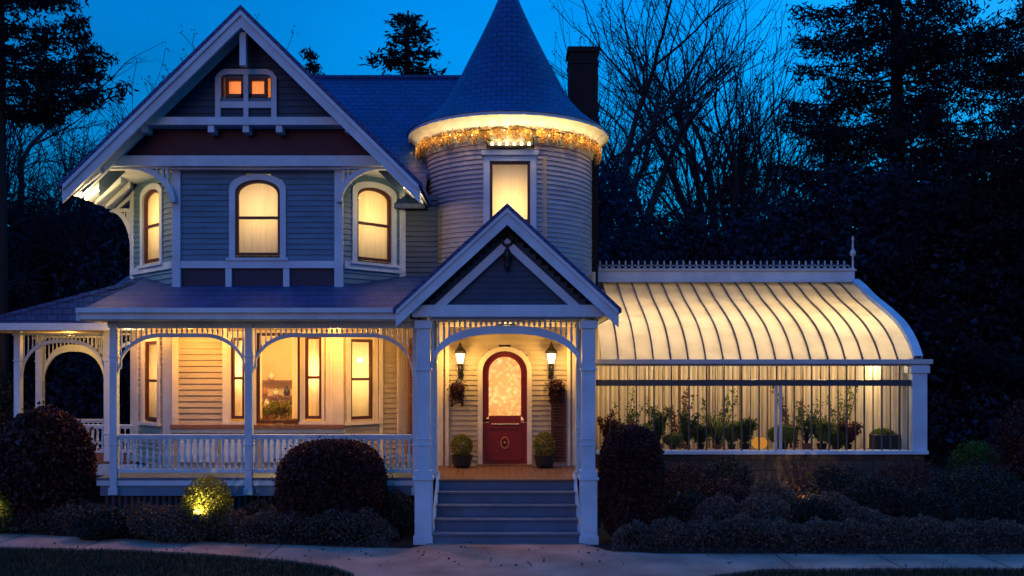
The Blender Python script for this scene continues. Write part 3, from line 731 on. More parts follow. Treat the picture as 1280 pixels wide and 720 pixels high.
# broad verge board on the right end
m = MB(); V = []
for p in PR: V += [(GX1-.03, p[0]-.05, p[1]+.08), (GX1+.14, p[0]-.05, p[1]+.08), (GX1+.14, p[0]+.08, p[1]-.08), (GX1-.03, p[0]+.08, p[1]-.08)]
m.add(V, [(4*k+j, 4*k+(j+1) % 4, 4*k+4+(j+1) % 4, 4*k+4+j) for k in range(len(PR)-1) for j in range(4)]); m.build('verge_board', 'trim', gh)
gb('ridge_board', GX0-.2, GX1+.03, 5.40, 5.62, 4.80, 5.06, 'trim'); gb('ridge_cap', GX0-.2, GX1+.06, 5.36, 5.66, 5.06, 5.10, 'metal')
# cresting and finial
m = MB(); y = 5.5
x = GX0-.15
while x < GX1-.1:
    m.tube([(x, y, 5.10), (x, y, 5.22)], .014, 5); m.lathe([(0, 0), (.034, .03), (.012, .055), (.026, .08), (0, .12)], (x, y, 5.20), 6)
    m.tube([(x+.075+.055*math.cos(t*pi/6), y, 5.13+.075*math.sin(t*pi/6)) for t in range(7)], .012, 4); x += .15
m.box(W0, GX0-.2, GX1, -y-.012, -y+.012, 5.10, 5.13); m.build('cresting', 'metal', gh)
m = MB(); m.lathe([(.05, 0), (.05, .06), (.025, .10), (.025, .34), (.06, .38), (.07, .44), (.045, .50), (.02, .53), (.02, .72), (.035, .75), (.0, .84)], (GX1+.02, y, 5.06), 12); m.build('finial', 'metal', gh, smooth=True)
gb('eave_beam', GX0-.1, GX1+.22, 2.00, 2.20, 2.84, 2.92, 'metal'); gb('eave_gutter', GX0-.1, GX1+.26, 1.92, 2.03, 2.88, 2.97, 'metal')
gb('transom_beam', GX0-.1, GX1-.06, 2.02, 2.12, 2.45, 2.57, 'rib')
gb('corner_post', GX1-.12, GX1+.17, 1.97, 2.25, 1.13, 2.86, 'trim'); gb('post_capital', GX1-.16, GX1+.21, 1.94, 2.29, 2.70, 2.84, 'trim')
gb('sill', GX0-.1, GX1+.17, 1.90, 2.25, 1.12, 1.19, 'trim'); gb('base_wall', GX0-.1, GX1+.12, 1.99, 2.2, 0, 1.12, 'stone')
gb('base_wall', GX1, GX1+.12, 2.2, 5.5, 0, 1.12, 'stone')
for i, x in enumerate(sorted(xs[1:-1]+[(a_+b_)/2 for a_, b_ in zip(xs, xs[1:])])):
    w_ = .013 if i % 2 else .007
    gb('mullion', x-w_, x+w_, 2.03, 2.075, 1.19, 2.45, 'rib'); gb('mullion', x-w_, x+w_, 2.04, 2.075, 2.57, 2.85, 'rib')
gb('door_post', 5.14, 5.19, 2.02, 2.09, 1.19, 2.46, 'metal'); gb('door_post', 5.235, 5.285, 2.02, 2.09, 1.19, 2.46, 'metal')
for z0, z1, n in ((1.19, 2.45, 'front_pane'), (2.57, 2.85, 'upper_pane')):
    for i in range(nr):
        m = MB(); m.add([(xs[i]+.012, 2.055, z0), (xs[i+1]-.012, 2.055, z0), (xs[i+1]-.012, 2.055, z1), (xs[i]+.012, 2.055, z1)], [(0, 1, 2, 3)]); m.build(n, 'pane', gh)
# right end wall: frosted panels under the curve
m = MB(); P = [(GX1+.04, p[0], p[1]-.05) for p in PR]+[(GX1+.04, 2.2, 1.15), (GX1+.04, 5.5, 1.15)]; m.add(P, [tuple(range(len(P)))]); m.build('end_panel', 'frost', gh)
for y_ in (3.0, 3.9, 4.8): gb('end_post', GX1+.05, GX1+.10, y_, y_+.05, 1.1, 3.4+(y_-3)*.5, 'trim')
gb('back_wall', GX0-.1, GX1+.1, 5.55, 5.65, 0, 4.8, 'wallpaper'); gb('side_wall', GX0-.16, GX0-.1, 2.2, 5.6, 0, 4.7, 'wallpaper'); gb('floor', GX0-.1, GX1, 2.2, 5.55, .60, .64, 'stone')
# drapes hung inside along the back (each its own panel)
for i in range(9):
    a0, a1 = GX0+i*.685, GX0+i*.685+.66; m = MB(); V = []; nn = 60
    for k in range(nn+1):
        a = a0+(a1-a0)*k/nn; d = .055*math.sin(k*.62+i)+.02*math.sin(k*1.7)
        V += [(a, 4.9+d, .95), (a, 4.9+d*.75, 4.25)]
    m.add(V, [(2*k, 2*k+2, 2*k+3, 2*k+1) for k in range(nn)]); o = m.build('drape', 'drape', smooth=True)
    tag(o, 'cream pleated drape hanging inside the back of the greenhouse', 'drape', 'drapes along the greenhouse back')
for x in (2.4, 3.8, 5.2, 6.6, 7.5):
    lo = empty('pendant_lamp', (x, 3.70, 3.05), 'small round lamp hanging among the plants inside the greenhouse', 'lamp', 'pendant lamps in the greenhouse')
    m = MB(); m.tube([(x, 3.70, 3.22), (x, 3.70, 3.84)], .006, 5); m.build('cord', 'iron', lo)
    m = MB(); m.lathe([(.0, -.05), (.035, -.03), (.05, 0), (.035, .05), (.02, .09), (.02, .13)], (x, 3.70, 3.08), 12); m.build('bulb', 'bulb', lo, smooth=True)
    pointlight('lamp light', (x, 3.70, 2.92), 44, (1, .72, .38), .12, lo)

# ------------------------------------------------------------------ plants inside: pots on a bench
bench = empty('plant_bench', (4.8, 2.75, .64), 'slatted wooden plant bench running the length of the greenhouse', 'bench')
for k in range(4): MB().box(W0, GX0+.05, GX1-.1, -2.5-k*.17-.14, -2.5-k*.17, 1.10, 1.14).build('slat', 'wood', bench)
for x in (1.9, 3.4, 4.9, 6.4, 7.7): MB().box(W0, x-.04, x+.04, -3.1, -2.52, .64, 1.10).build('leg', 'wood', bench)
def gpot(x, y, z, r, h, mat, parent):
    m = MB(); m.lathe([(0, 0), (r*.72, 0), (r*.95, h*.9), (r*1.06, h*.9), (r*1.06, h), (r*.9, h), (r*.88, h*.86), (0, h*.86)], (x, y, z), 18); return m.build('pot', mat, parent, smooth=False)
def stems(name, base, n, h, spread, nl, lsize, lmat, parent, r=.008, curve=.3):
    m = MB(); C = []
    for i in range(n):
        a = random.uniform(0, 2*pi); s = random.uniform(.3, 1)*spread; hh = h*random.uniform(.6, 1.05); P = []
        for k in range(6):
            t = k/5; P.append((base[0]+math.cos(a)*s*(t**1.4)+.02*math.sin(9*t+i), base[1]+math.sin(a)*s*.7*(t**1.4), base[2]+hh*(t-curve*t*t*.4)))
        m.tube(P, [r*(1-.75*k/5) for k in range(6)], 4)
        for j in range(nl):
            t = random.uniform(.25, 1); k = min(4, int(t*5)); q = Vector(P[k]).lerp(Vector(P[k+1]), t*5-k)
            C.append(q+Vector(RNG.normal(size=3))*.035)
    st = m.build('stem', 'bark', parent)
    C = np.array([tuple(c) for c in C]); me = leafcloud('leaves', C, lsize, lmat, .45); lf = link('leaves', me, parent, (0, 0, 0)); lf.location = -wl(parent)
def plant(x, y, z, kind, label, size=1.0, pot='pot', lmat='leaf_green', group=None):
    o = empty('potted_plant', (x, y, z), label, 'plant', group); r = .11*size; h = .14*size
    gpot(x, y, z, r, h, pot, o)
    if kind == 'ball':
        C = RNG.normal(size=(int(2600*size), 3)); C /= np.linalg.norm(C, axis=1)[:, None]; C *= RNG.uniform(.6, 1, (len(C), 1))**.5*np.array([.26, .22, .17])*size
        C += np.array([x, y, z+h+.13*size]); me = leafcloud('leaves', C, .05, lmat, .6); l = link('leaves', me, o, (0, 0, 0)); l.location = -wl(o)
    elif kind == 'tall': stems('s', (x, y, z+h), 12, 1.05*size, .34*size, 80, .085, lmat, o)
    elif kind == 'bushy': stems('s', (x, y, z+h), 24, .60*size, .34*size, 90, .08, lmat, o)
    elif kind == 'bare': stems('s', (x, y, z+h), 22, 1.0*size, .65*size, 30, .06, lmat, o, r=.010)
    return o
G = [(1.95, 'tall', 'leaf_redlight', .7, 'pot'), (2.30, 'bushy', 'leaf_redlight', .8, 'terracotta'), (2.62, 'bushy', 'leaf_bright', .7, 'pot'), (2.98, 'tall', 'leaf_green', .8, 'terracotta'),
     (3.28, 'ball', 'leaf_bright', .75, 'pot'), (3.55, 'tall', 'leaf_green', .7, 'terracotta'), (3.85, 'bushy', 'leaf_green', .75, 'pot'), (4.18, 'bare', 'leaf_bright', .75, 'terracotta'),
     (4.48, 'bushy', 'leaf_bright', .8, 'pot'), (4.74, 'bushy', 'leaf_green', .9, 'pot'), (5.50, 'ball', 'leaf_bright', 1.15, 'pot'), (5.98, 'bare', 'leaf_green', .95, 'terracotta'),
     (6.28, 'bushy', 'leaf_bright', .95, 'pot'), (6.62, 'ball', 'leaf_green', .9, 'pot'), (6.88, 'bushy', 'leaf_redlight', .75, 'pot'), (7.52, 'ball', 'leaf_bright', 1.0, 'pot')]
KL = {'tall': 'tall leggy plant', 'bushy': 'low bushy plant', 'ball': 'clipped round plant', 'bare': 'sparse arching branchy plant'}
CLn = {'leaf_redlight': 'rusty', 'leaf_green': 'mid green', 'leaf_bright': 'bright yellow green'}
POS = ['at the far left end of the greenhouse bench', 'second from the left end of the greenhouse bench', 'behind the left edge of the dark domed bush', 'above the middle of the dark domed bush', 'above the right edge of the dark domed bush',
       'just right of the dark domed bush', 'a step right of the domed bush', 'midway between domed bush and lit bowl', 'second left of the glowing bowl', 'directly left of the glowing bowl', 'just right of the double door posts', 'with branches arching over the green mound', 'right of the arching branches', 'in the middle of the right half of the bench', 'left of the big dark square tub', 'in the big dark tub by the blue corner post']
for (x, k, lm, s, pt), ps_ in zip(G, POS): plant(x, 2.78+random.uniform(-.1, .1), 1.14, k, f'{CLn[lm]} {KL[k]} {ps_}', s, pt, lm)
# big dark tub and the glowing bowl
m = MB(); m.box(W0, 7.26, 7.80, -2.76, -2.40, 1.141, 1.47); tub = m.build('planter_tub', 'pot', bevel=.02); tag(tub, 'big dark square tub at the right end of the greenhouse bench', 'tub')
bl = empty('glowing_bowl', (5.0, 2.62, 1.14), 'glowing amber glass bowl lamp on the greenhouse bench beside the door posts', 'lamp')
m = MB(); m.lathe([(.0, .0), (.07, .0), (.13, .04), (.16, .10), (.15, .17), (.10, .22), (.09, .23)], (5.0, 2.62, 1.17), 20); m.build('bowl', emis('amber glow', (1, .40, .06), .55), bl, smooth=True)
m = MB(); m.lathe([(0, 0), (.09, 0), (.09, .03), (0, .03)], (5.0, 2.62, 1.14), 16); m.build('base', 'wood', bl)
for i in range(3):
    m = MB(); V = []; a0 = 2.22+i*1.0
    for k in range(61):
        a = a0+.98*k/60; d = .05*math.sin(k*.62+i)+.02*math.sin(k*1.7); V += [(7.80+d, a, .95), (7.80+d*.75, a, 2.98+.40*i)]
    m.add(V, [(2*k, 2*k+2, 2*k+3, 2*k+1) for k in range(60)]); o = m.build('drape', 'drape', smooth=True)
    tag(o, 'cream pleated drape hanging across the right end wall of the greenhouse', 'drape', 'drapes on the greenhouse end wall')
# climbing vines at the back, in front of the drapes
for i, x in enumerate((2.5, 3.7, 4.5, 6.2, 7.2)):
    o = empty('climbing_plant', (x, 4.3, .64), ['thin climbing plant against the drapes at the left of the greenhouse', 'thin climbing plant against the drapes, second from the left', 'thin climbing plant against the drapes left of the door posts', 'thin climbing plant against the drapes right of the door posts', 'thin climbing plant against the drapes at the right of the greenhouse'][i], 'plant')
    stems('s', (x, 4.3, .64), 7, 1.9, .6, 50, .09, 'leaf_redlight' if i % 2 else 'leaf_green', o, r=.014, curve=.1)

# ------------------------------------------------------------------ porch furnishings and lamps
def lantern(x, label):
    y = 1.90; o = empty('wall_lantern', (x, y, 2.6), label, 'lantern'); c = (x, 1.78, 2.88)
    m = MB(); m.lathe([(.055, .22), (.115, .20), (.105, .25), (.06, .31), (.035, .34), (.02, .40), (.0, .44)], c, 8); m.build('cap', 'iron', o)
    m = MB(); m.lathe([(.0, .0), (.05, .0), (.085, .20), (.0, .20)], c, 8); m.build('lamp_glass', 'lampglass', o)
    m = MB(); m.lathe([(.0, -.18), (.016, -.15), (.03, -.09), (.02, -.04), (.055, 0), (.05, .012)], c, 8)
    for k in range(4):
        a = pi/4+k*pi/2; m.tube([(c[0]+.055*math.cos(a), c[1]+.055*math.sin(a), c[2]), (c[0]+.09*math.cos(a), c[1]+.09*math.sin(a), c[2]+.20)], .007, 4)
    m.tube([(x, 1.98, 2.72), (x, 1.9, 2.66), (x, 1.82, 2.68), (x, 1.78, 2.74)], .014, 6); m.box(W0, x-.05, x+.05, -1.98, -1.955, 2.60, 2.86); m.build('bracket', 'iron', o)
    pointlight('lantern light', (x, 1.60, 2.98), 34, (1, .56, .13), .07, o)
lantern(-1.0, 'black wall lantern glowing to the left of the red front door'); lantern(.76, 'black wall lantern glowing to the right of the red front door')
def ball_planter(x, y, label, s=1):
    o = empty('potted_topiary', (x, y, FL), label, 'potted plant')
    m = MB(); m.lathe([(0, 0), (.13, 0), (.17, .06), (.20, .20), (.21, .24), (.18, .24), (.17, .2), (0, .2)], (x, y, FL), 20); m.build('pot', 'pot', o)
    C = RNG.normal(size=(2600, 3)); C /= np.linalg.norm(C, axis=1)[:, None]; C *= RNG.uniform(.35, 1, (len(C), 1))**.35*np.array([.215, .215, .23*s]); C += np.array([x, y, FL+.24+.18])
    l = link('foliage', leafcloud('foliage', C, .035, 'leaf_gold', .6), o, (0, 0, 0)); l.location = -wl(o)
ball_planter(-.96, 1.62, 'round clipped topiary in a dark pot left of the red door'); ball_planter(.62, 1.62, 'taller clipped topiary in a dark pot right of the red door', 1.2)
M['disc'] = emis('lit ceiling disc', (1, .66, .26), 5)
def ceil(x, y, z, P, label):
    o = empty('ceiling_light', (x, y, z), label, 'ceiling light'); m = MB(); m.lathe([(0, -.05), (.06, -.045), (.085, -.02), (.09, .0)], (x, y, z), 20); m.build('lamp_glass', 'disc', o, smooth=True)
    m = MB(); m.lathe([(.09, -.0), (.105, -.02), (.115, .0)], (x, y, z), 20); m.build('rim', 'metal', o); pointlight('ceiling light glow', (x, y, z-.22), P, (1, .46, .10), .1, o)
ceil(-5.9, .75, 3.60, 92, 'round ceiling light above the left half of the front porch'); ceil(-3.2, .70, 3.60, 115, 'round ceiling light above the right half of the front porch')
ceil(-9.6, 4.0, 3.56, 40, 'round ceiling light in the open side porch'); ceil(-7.5, 2.0, 3.60, 34, 'round ceiling light where the two porches meet')
o = empty('ceiling_lantern', (-.10, .9, 3.63), 'flat dark ceiling fixture above the front door steps', 'ceiling light')
m = MB(); m.lathe([(0, -.10), (.12, -.09), (.20, -.05), (.22, -.02), (.16, .0)], (-.10, .9, 3.63), 20); m.build('shade', 'iron', o); m = MB(); m.tube([(-.10, .9, 3.50), (-.10, .9, 3.54)], .03, 8); m.build('knob', 'iron', o)
def basket(x, z, label):
    o = empty('hanging_basket', (x, 1.80, z), label, 'hanging basket'); m = MB(); m.lathe([(0, -.10), (.07, -.08), (.11, -.02), (.12, .04), (.10, .04), (0, .03)], (x, 1.80, z), 14); m.build('basket', 'bark', o)
    m = MB(); m.tube([(x, 1.96, z+.22), (x, 1.80, z+.24)], .008, 4)
    for a in (0, 2.1, 4.2): m.tube([(x+.11*math.cos(a), 1.80+.11*math.sin(a), z+.04), (x, 1.80, z+.24)], .004, 4)
    m.build('hanger', 'iron', o); n = 1500; C = RNG.normal(size=(n, 3))*np.array([.065, .06, .05])+np.array([x, 1.80, z+.05]); t = RNG.uniform(0, 1, 900)
    a = RNG.integers(0, 14, 900)*.45; D = np.c_[x+.11*np.cos(a)+RNG.normal(size=900)*.015, 1.80+.10*np.sin(a)+RNG.normal(size=900)*.015, z+.03-t*.34*(.5+.5*np.sin(a*3)**2)]
    l = link('foliage', leafcloud('foliage', np.r_[C, D], .04, 'leaf_red', .6), o, (0, 0, 0)); l.location = -wl(o)
basket(-1.06, 2.36, 'dark trailing plant in a hanging basket below the left door lantern'); basket(.84, 2.40, 'dark trailing plant in a hanging basket below the right door lantern')
# lamps added under the big gable corners to warm the soffits
for x, lb_, P in ((-7.95, 'small round lamp added under the left gable eave to warm its soffit', 48), (-2.05, 'small round lamp added under the right gable eave to warm its soffit', 24)):
    o = empty('added_eave_lamp', (x, 1.5, 5.95), lb_, 'added eave lamp'); zt = gz(x)-.16
    m = MB(); m.tube([(x, 1.75, zt+.06), (x, 1.75, zt-.04)], .05, 10); m.build('housing', 'metal', o)
    m = MB(); m.lathe([(0, -.03), (.03, -.02), (.04, .0)], (x, 1.75, zt-.04), 10); m.build('bulb', 'bulb', o); pointlight('added eave lamp light', (x, 1.55, zt-.30), P, (1, .58, .22), .06, o)
# string of lights and dry garland around the turret eave
sg = empty('eave_garland', (TC[0], TC[1], 7.5), 'golden leafy garland with warm string lights around the turret eave', 'garland')
P = [(TC[0]+(TR+.20)*math.cos(t*2*pi/120), TC[1]+(TR+.20)*math.sin(t*2*pi/120), 7.48+.025*math.sin(t*1.3)) for t in range(121)]
MB().tube(P, .012, 5, cap=False).build('wire', 'iron', sg)
for k in range(46):
    a = pi+pi*(k+.5)/46+.0; r = TR+.13; p = (TC[0]+r*math.cos(a), TC[1]+r*math.sin(a), 7.44+.03*math.sin(k*2.1)); m = MB(); m.lathe([(0, -.016), (.010, -.006), (.010, .006), (.0, .016)], p, 6); m.build('bulb', 'bulb', sg)
C = []
for t in range(700):
    a = pi+pi*RNG.uniform(-.06, 1.06); zt = 7.50+RNG.uniform(-.03, .05); ln = (.11+.17*abs(math.sin(a*22)))*RNG.uniform(.75, 1.1); r0 = TR+.17+RNG.uniform(-.05, .05)
    for j in range(int(8+ln*130)): C.append((TC[0]+r0*math.cos(a+RNG.normal()*.008), TC[1]+r0*math.sin(a+RNG.normal()*.008), zt-ln*RNG.uniform(0, 1)**1.1))
l = link('foliage', leafcloud('foliage', np.array(C), .032, 'garland', .5, droop=.8), sg, (0, 0, 0)); l.location = -wl(sg)
for k in range(19):
    a = pi+pi*(k+.5)/19; r = TR+.30; w = math.exp(-(((k-9.8)/4.5)**2))
    pointlight('string light glow', (TC[0]+r*math.cos(a), TC[1]+r*math.sin(a), 7.44), 2.0+5.5*w, (1, .57, .17) if w > .3 else (1, .50, .13), .03, sg)

# ------------------------------------------------------------------ inside the dining room
sb = empty('sideboard', (-5.3, 4.6, .88), 'brown wooden sideboard with shelves seen through the picture window', 'sideboard')
MB().box(W0, -5.75, -4.85, -4.86, -4.45, .95, 1.85).build('cabinet', 'wood', sb); MB().box(W0, -5.8, -4.8, -4.87, -4.40, 1.85, 1.90).build('top', 'wood', sb)
for z in (2.15, 2.5): MB().box(W0, -5.65, -4.95, -4.88, -4.6, z, z+.03).build('shelf', 'wood', sb)
for i, (x, z, h, mt) in enumerate(((-5.5, 1.90, .22, 'cream'), (-5.2, 1.90, .24, 'terracotta'), (-5.55, 2.18, .2, 'terracotta'), (-5.3, 2.18, .16, 'cream'), (-5.05, 2.18, .22, 'pot'), (-5.4, 2.53, .2, 'cream'))):
    m = MB(); m.lathe([(0, 0), (.05, 0), (.08, h*.4), (.05, h*.75), (.03, h*.85), (.045, h)], (x, 4.68, z), 14); o = m.build('vase', mt, smooth=True)
    tag(o, ['short cream vase on top of the indoor sideboard', 'terracotta vase on top of the indoor sideboard', 'terracotta vase at the left of the lower shelf', 'small cream vase in the middle of the lower shelf', 'dark vase at the right of the lower shelf', 'cream vase alone on the upper shelf'][i], 'vase')
tb = empty('dining_table', (-4.72, 2.7, .88), 'round table inside the picture window', 'table')
m = MB(); m.lathe([(0, .70), (.45, .70), (.46, .73), (.45, .75), (0, .75)], (-4.72, 2.7, .88), 28); m.build('tabletop', 'wood', tb)
m = MB(); m.lathe([(.22, 0), (.22, .03), (.05, .08), (.04, .4), (.06, .70)], (-4.72, 2.7, .88), 12); m.build('pedestal', 'wood', tb)
pl = empty('flower_arrangement', (-4.72, 2.7, 1.63), 'vase of pale flowers on the table inside the picture window', 'flowers')
m = MB(); m.lathe([(0, 0), (.06, 0), (.09, .1), (.05, .2), (.06, .22)], (-4.72, 2.7, 1.631), 14); m.build('vase', 'cream', pl)
C = RNG.normal(size=(500, 3))*np.array([.16, .12, .10])+np.array([-4.72, 2.7, 1.98]); l = link('flowers', leafcloud('flowers', C, .06, 'leaf_gold', .8), pl, (0, 0, 0)); l.location = -wl(pl)
def chair(x, y, face, label):
    o = empty('dining_chair', (x, y, .88), label, 'chair'); f = Fr((x, y), (x+math.cos(face), y+math.sin(face)))
    MB().box(f, -.2, .2, -.2, .2, 1.31, 1.35).build('seat', 'wood', o)
    for a in (-.18, .18):
        for b in (-.18, .18): MB().box(f, a-.02, a+.02, b-.02, b+.02, .88, 1.31).build('leg', 'wood', o)
    m = MB(); m.box(f, -.2, -.16, -.20, -.17, 1.35, 1.95); m.box(f, .16, .2, -.20, -.17, 1.35, 1.95); m.box(f, -.16, .16, -.2, -.17, 1.86, 1.93); m.box(f, -.16, .16, -.2, -.17, 1.60, 1.65); m.build('backrest', 'wood', o)
chair(-5.25, 2.9, -pi/2, 'dining chair left of the indoor table'); chair(-4.75, 3.5, pi, 'dining chair behind the indoor table')
pc = empty('framed_picture', (-4.67, 4.88, 2.2), 'small framed picture on the dining room wall', 'picture')
MB().box(W0, -4.85, -4.50, -4.89, -4.87, 2.3, 2.8).build('frame', 'wood', pc); MB().box(W0, -4.81, -4.54, -4.869, -4.862, 2.34, 2.76).build('print', 'cream', pc)
# ------------------------------------------------------------------ ground, walk
def flat(name, pts, z, mat, th=0):
    m = MB(); m.add([(x, y, z) for x, y in pts], [tuple(range(len(pts)))]); o = m.build(name, mat); o['kind'] = 'structure'; return o
flat('ground', [(-300, -60), (300, -60), (300, 500), (-300, 500)], 0, 'soil')
far = [(-30, -.55), (-8.5, -.60), (-5.5, -1.25), (-2.6, -1.72), (-1.55, -1.88), (-1.35, -1.6), (-1.3, -1.30), (1.05, -1.30), (1.2, -1.62), (1.45, -2.05), (2.2, -2.28), (7, -2.32), (30, -2.35)]
near = [(30, -3.26), (5.5, -3.26), (3.4, -3.34), (2.6, -3.75), (2.4, -5), (2.4, -14), (-2.0, -14), (-2.02, -4.2), (-2.12, -3.6), (-2.5, -3.15), (-3.3, -2.72), (-4.6, -2.25), (-6, -1.95), (-8, -1.75), (-30, -1.55)]
w = MB(); w.slab([(x, y, .03) for x, y in far+near], .06); wo = w.build('walkway', 'concrete'); wo['kind'] = 'structure'
for i, x in enumerate([-9.6, -8.1, -6.6, -5.1, -3.6, 3.9, 5.4, 6.9, 8.4]):
    y0, y1 = (-3.24, -2.34) if x > 0 else ((-1.66, -.62) if x < -8 else ({-6.6: (-1.86, -.98), -5.1: (-2.12, -1.34), -3.6: (-2.60, -1.58)}[x]))
    if i == 0: js = MB()
    js.box(W0, x-.008, x+.008, -y1, -y0, .028, .033)
jo = js.build('walkway_joints', 'soil'); jo['kind'] = 'structure'
flat('lawn', [(-30, -1.60), (-8, -1.80), (-6, -2.0), (-4.6, -2.30), (-3.3, -2.77), (-2.5, -3.2), (-2.17, -3.65), (-2.07, -4.2), (-2.05, -14), (-30, -14)], .008, 'lawn')
flat('lawn', [(30, -3.31), (5.5, -3.31), (3.45, -3.39), (2.65, -3.8), (2.45, -5), (2.45, -14), (30, -14)], .008, 'lawn')
def inlawn(x, y):
    if x < 0:
        P = [(-30, -1.6), (-8, -1.80), (-6, -2.0), (-4.6, -2.30), (-3.3, -2.77), (-2.5, -3.2), (-2.17, -3.65), (-2.07, -4.2), (-2.05, -14)]
        for (x0, y0), (x1, y1) in zip(P, P[1:]):
            if x0 <= x <= x1: return y < y0+(y1-y0)*(x-x0)/(x1-x0)
        return False
    P = [(2.45, -5), (2.65, -3.8), (3.45, -3.39), (5.5, -3.31), (30, -3.31)]
    if x < 2.45: return False
    for (x0, y0), (x1, y1) in zip(P, P[1:]):
        if x0 <= x <= x1: return y < y0+(y1-y0)*(x-x0)/(x1-x0)
    return False
C = []
while len(C) < 46000:
    x, y = RNG.uniform(-11, 11), RNG.uniform(-5.2, -1.5)
    if inlawn(x, y): C.append((x, y, .03))
C = np.array(C); n = len(C); h = RNG.uniform(.04, .10, n); d = RNG.normal(size=(n, 2))*.03; wv = RNG.normal(size=(n, 2)); wv /= np.linalg.norm(wv, axis=1)[:, None]
B = C.copy(); B[:, 2] = .005; w3 = np.c_[wv*.006, np.zeros(n)]; T = B+np.c_[d, h]
go = link('grass', npmesh('grass', np.stack([B-w3, B+w3, T], 1).reshape(-1, 3), np.arange(3*n).reshape(n, 3), 'grass'), None, (0, 0, 0)); tag(go, 'dark short lawn grass in front of the walkway', 'grass', kind='stuff')
# fallen leaves on the walk
C = np.c_[RNG.uniform(-8, 8, 160), RNG.uniform(-3.2, -1.3, 160), np.full(160, .04)]
fl = link('fallen_leaves', leafcloud('fallen_leaves', C, .05, 'leaf_redlight', .6, flat=.9), None, (0, 0, 0)); tag(fl, 'scattered fallen leaves on the walkway', 'leaves', kind='stuff')

# ------------------------------------------------------------------ shrubs
def shrub(name, c, rad, n, size, mat, label, cat='shrub', group=None, power=.35, lumps=7, boxy=2.0, stemr=.02, lump_amt=.12, gap=0):
    """leafy shell around stems; c = centre on the ground, rad = (rx, ry, height)"""
    o = empty(name, (c[0], c[1], 0), label, cat, group); H = rad[2]
    D = RNG.normal(size=(n, 3)); D /= np.linalg.norm(D, axis=1)[:, None]
    # superellipsoid: flatter sides for clipped bushes
    k = (np.abs(D)**boxy).sum(1)**(-1/boxy); Pt = D*k[:, None]
    bump = np.zeros(n)
    for i in range(lumps):
        q = RNG.normal(size=3); q /= np.linalg.norm(q); bump += np.exp(-((D-q)**2).sum(1)/.25)*RNG.uniform(-1, 1)
    s = RNG.uniform(.25, 1, n)**power*(1+lump_amt*bump)
    if gap: 
        cell = np.sin(D[:, 0]*9+1)*np.sin(D[:, 1]*8+2)*np.sin(D[:, 2]*7); s = s*(1-gap*(cell > .15))
    st_ = RNG.random(n) < .035; s = np.where(st_, s*RNG.uniform(1.0, 1.13, n), s)
    Pt = Pt*s[:, None]*np.array([rad[0], rad[1], H/2]); Pt[:, 2] += H/2
    Pt[:, 2] = np.maximum(Pt[:, 2], .03); Pt += np.array([c[0], c[1], 0])
    if boxy > 2.4 or name == 'round_shrub':      # clipped bushes are dense right through
        q = RNG.normal(size=(n//2, 3)); q /= np.linalg.norm(q, axis=1)[:, None]; q *= ((np.abs(q)**boxy).sum(1)**(-1/boxy)*RNG.uniform(.55, .95, n//2))[:, None]
        q = q*np.array([rad[0], rad[1], H/2])+np.array([c[0], c[1], H/2]); q[:, 2] = np.maximum(q[:, 2], .05)
        Pt = np.r_[Pt, q]; D = np.r_[D, q*0]; sz = np.r_[np.full(n, size), np.full(n//2, size*2.2)]
        f = link('foliage', leafcloud('foliage', Pt, sz, mat, .8, out=D), o, (0, 0, 0)); f.location = -wl(o)
    else:
        f = link('foliage', leafcloud('foliage', Pt, size, mat, .6, out=D), o, (0, 0, 0)); f.location = -wl(o)
    m = MB()
    for i in range(7):
        a = 2*pi*i/7+random.random(); P = [(c[0]+.05*math.cos(a), c[1]+.05*math.sin(a), 0), (c[0]+rad[0]*.3*math.cos(a), c[1]+rad[1]*.3*math.sin(a), H*.4), (c[0]+rad[0]*.6*math.cos(a), c[1]+rad[1]*.6*math.sin(a), H*.75)]
        m.tube(P, [stemr, stemr*.7, stemr*.3], 5)
    m.build('stem', 'bark', o); return o
shrub('round_shrub', (-8.12, -.05), (.88, .72, 2.14), 20000, .065, 'leaf_red', 'big dark loosely round shrub in front of the side porch', power=.3, lump_amt=.10)
shrub('round_shrub', (-2.98, -.75), (.90, .72, 1.62), 24000, .042, 'leaf_red', 'broad clipped dark red dome bush in front of the porch railing', power=.16, boxy=2.7, lump_amt=.015)
shrub('domed_shrub', (1.93, -1.1), (.535, .5, 1.86), 19000, .040, 'leaf_red', 'narrow clipped dark dome bush right of the portico column', power=.16, boxy=2.8, lump_amt=.015)
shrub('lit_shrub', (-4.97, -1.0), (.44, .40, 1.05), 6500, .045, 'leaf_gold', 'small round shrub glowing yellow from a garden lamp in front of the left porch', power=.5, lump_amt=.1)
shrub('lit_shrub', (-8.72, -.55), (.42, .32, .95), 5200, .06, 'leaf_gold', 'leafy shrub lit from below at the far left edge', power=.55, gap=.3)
R = [(-6.3, -.55, .5, .5, 'leaf_dark'), (-5.7, -1.05, .5, .55, 'leaf_grey'), (-4.15, -.6, .4, .6, 'leaf_dark'), (-1.95, -.7, .35, .75, 'leaf_dark'), (-6.7, -1.05, .45, .5, 'leaf_dark')]
RL = ['low dark shrub by the left porch skirting', 'low grey green shrub left of the glowing one', 'low dark shrub between the glowing shrub and the red dome', 'small dark shrub against the left portico pedestal', 'low dark shrub right of the big left bush']
for (x, y, r, h, mt), lb_ in zip(R, RL): shrub('low_shrub', (x, y), (r, r*.9, h), 3600, .05, mt, lb_, power=.4, lump_amt=.2)
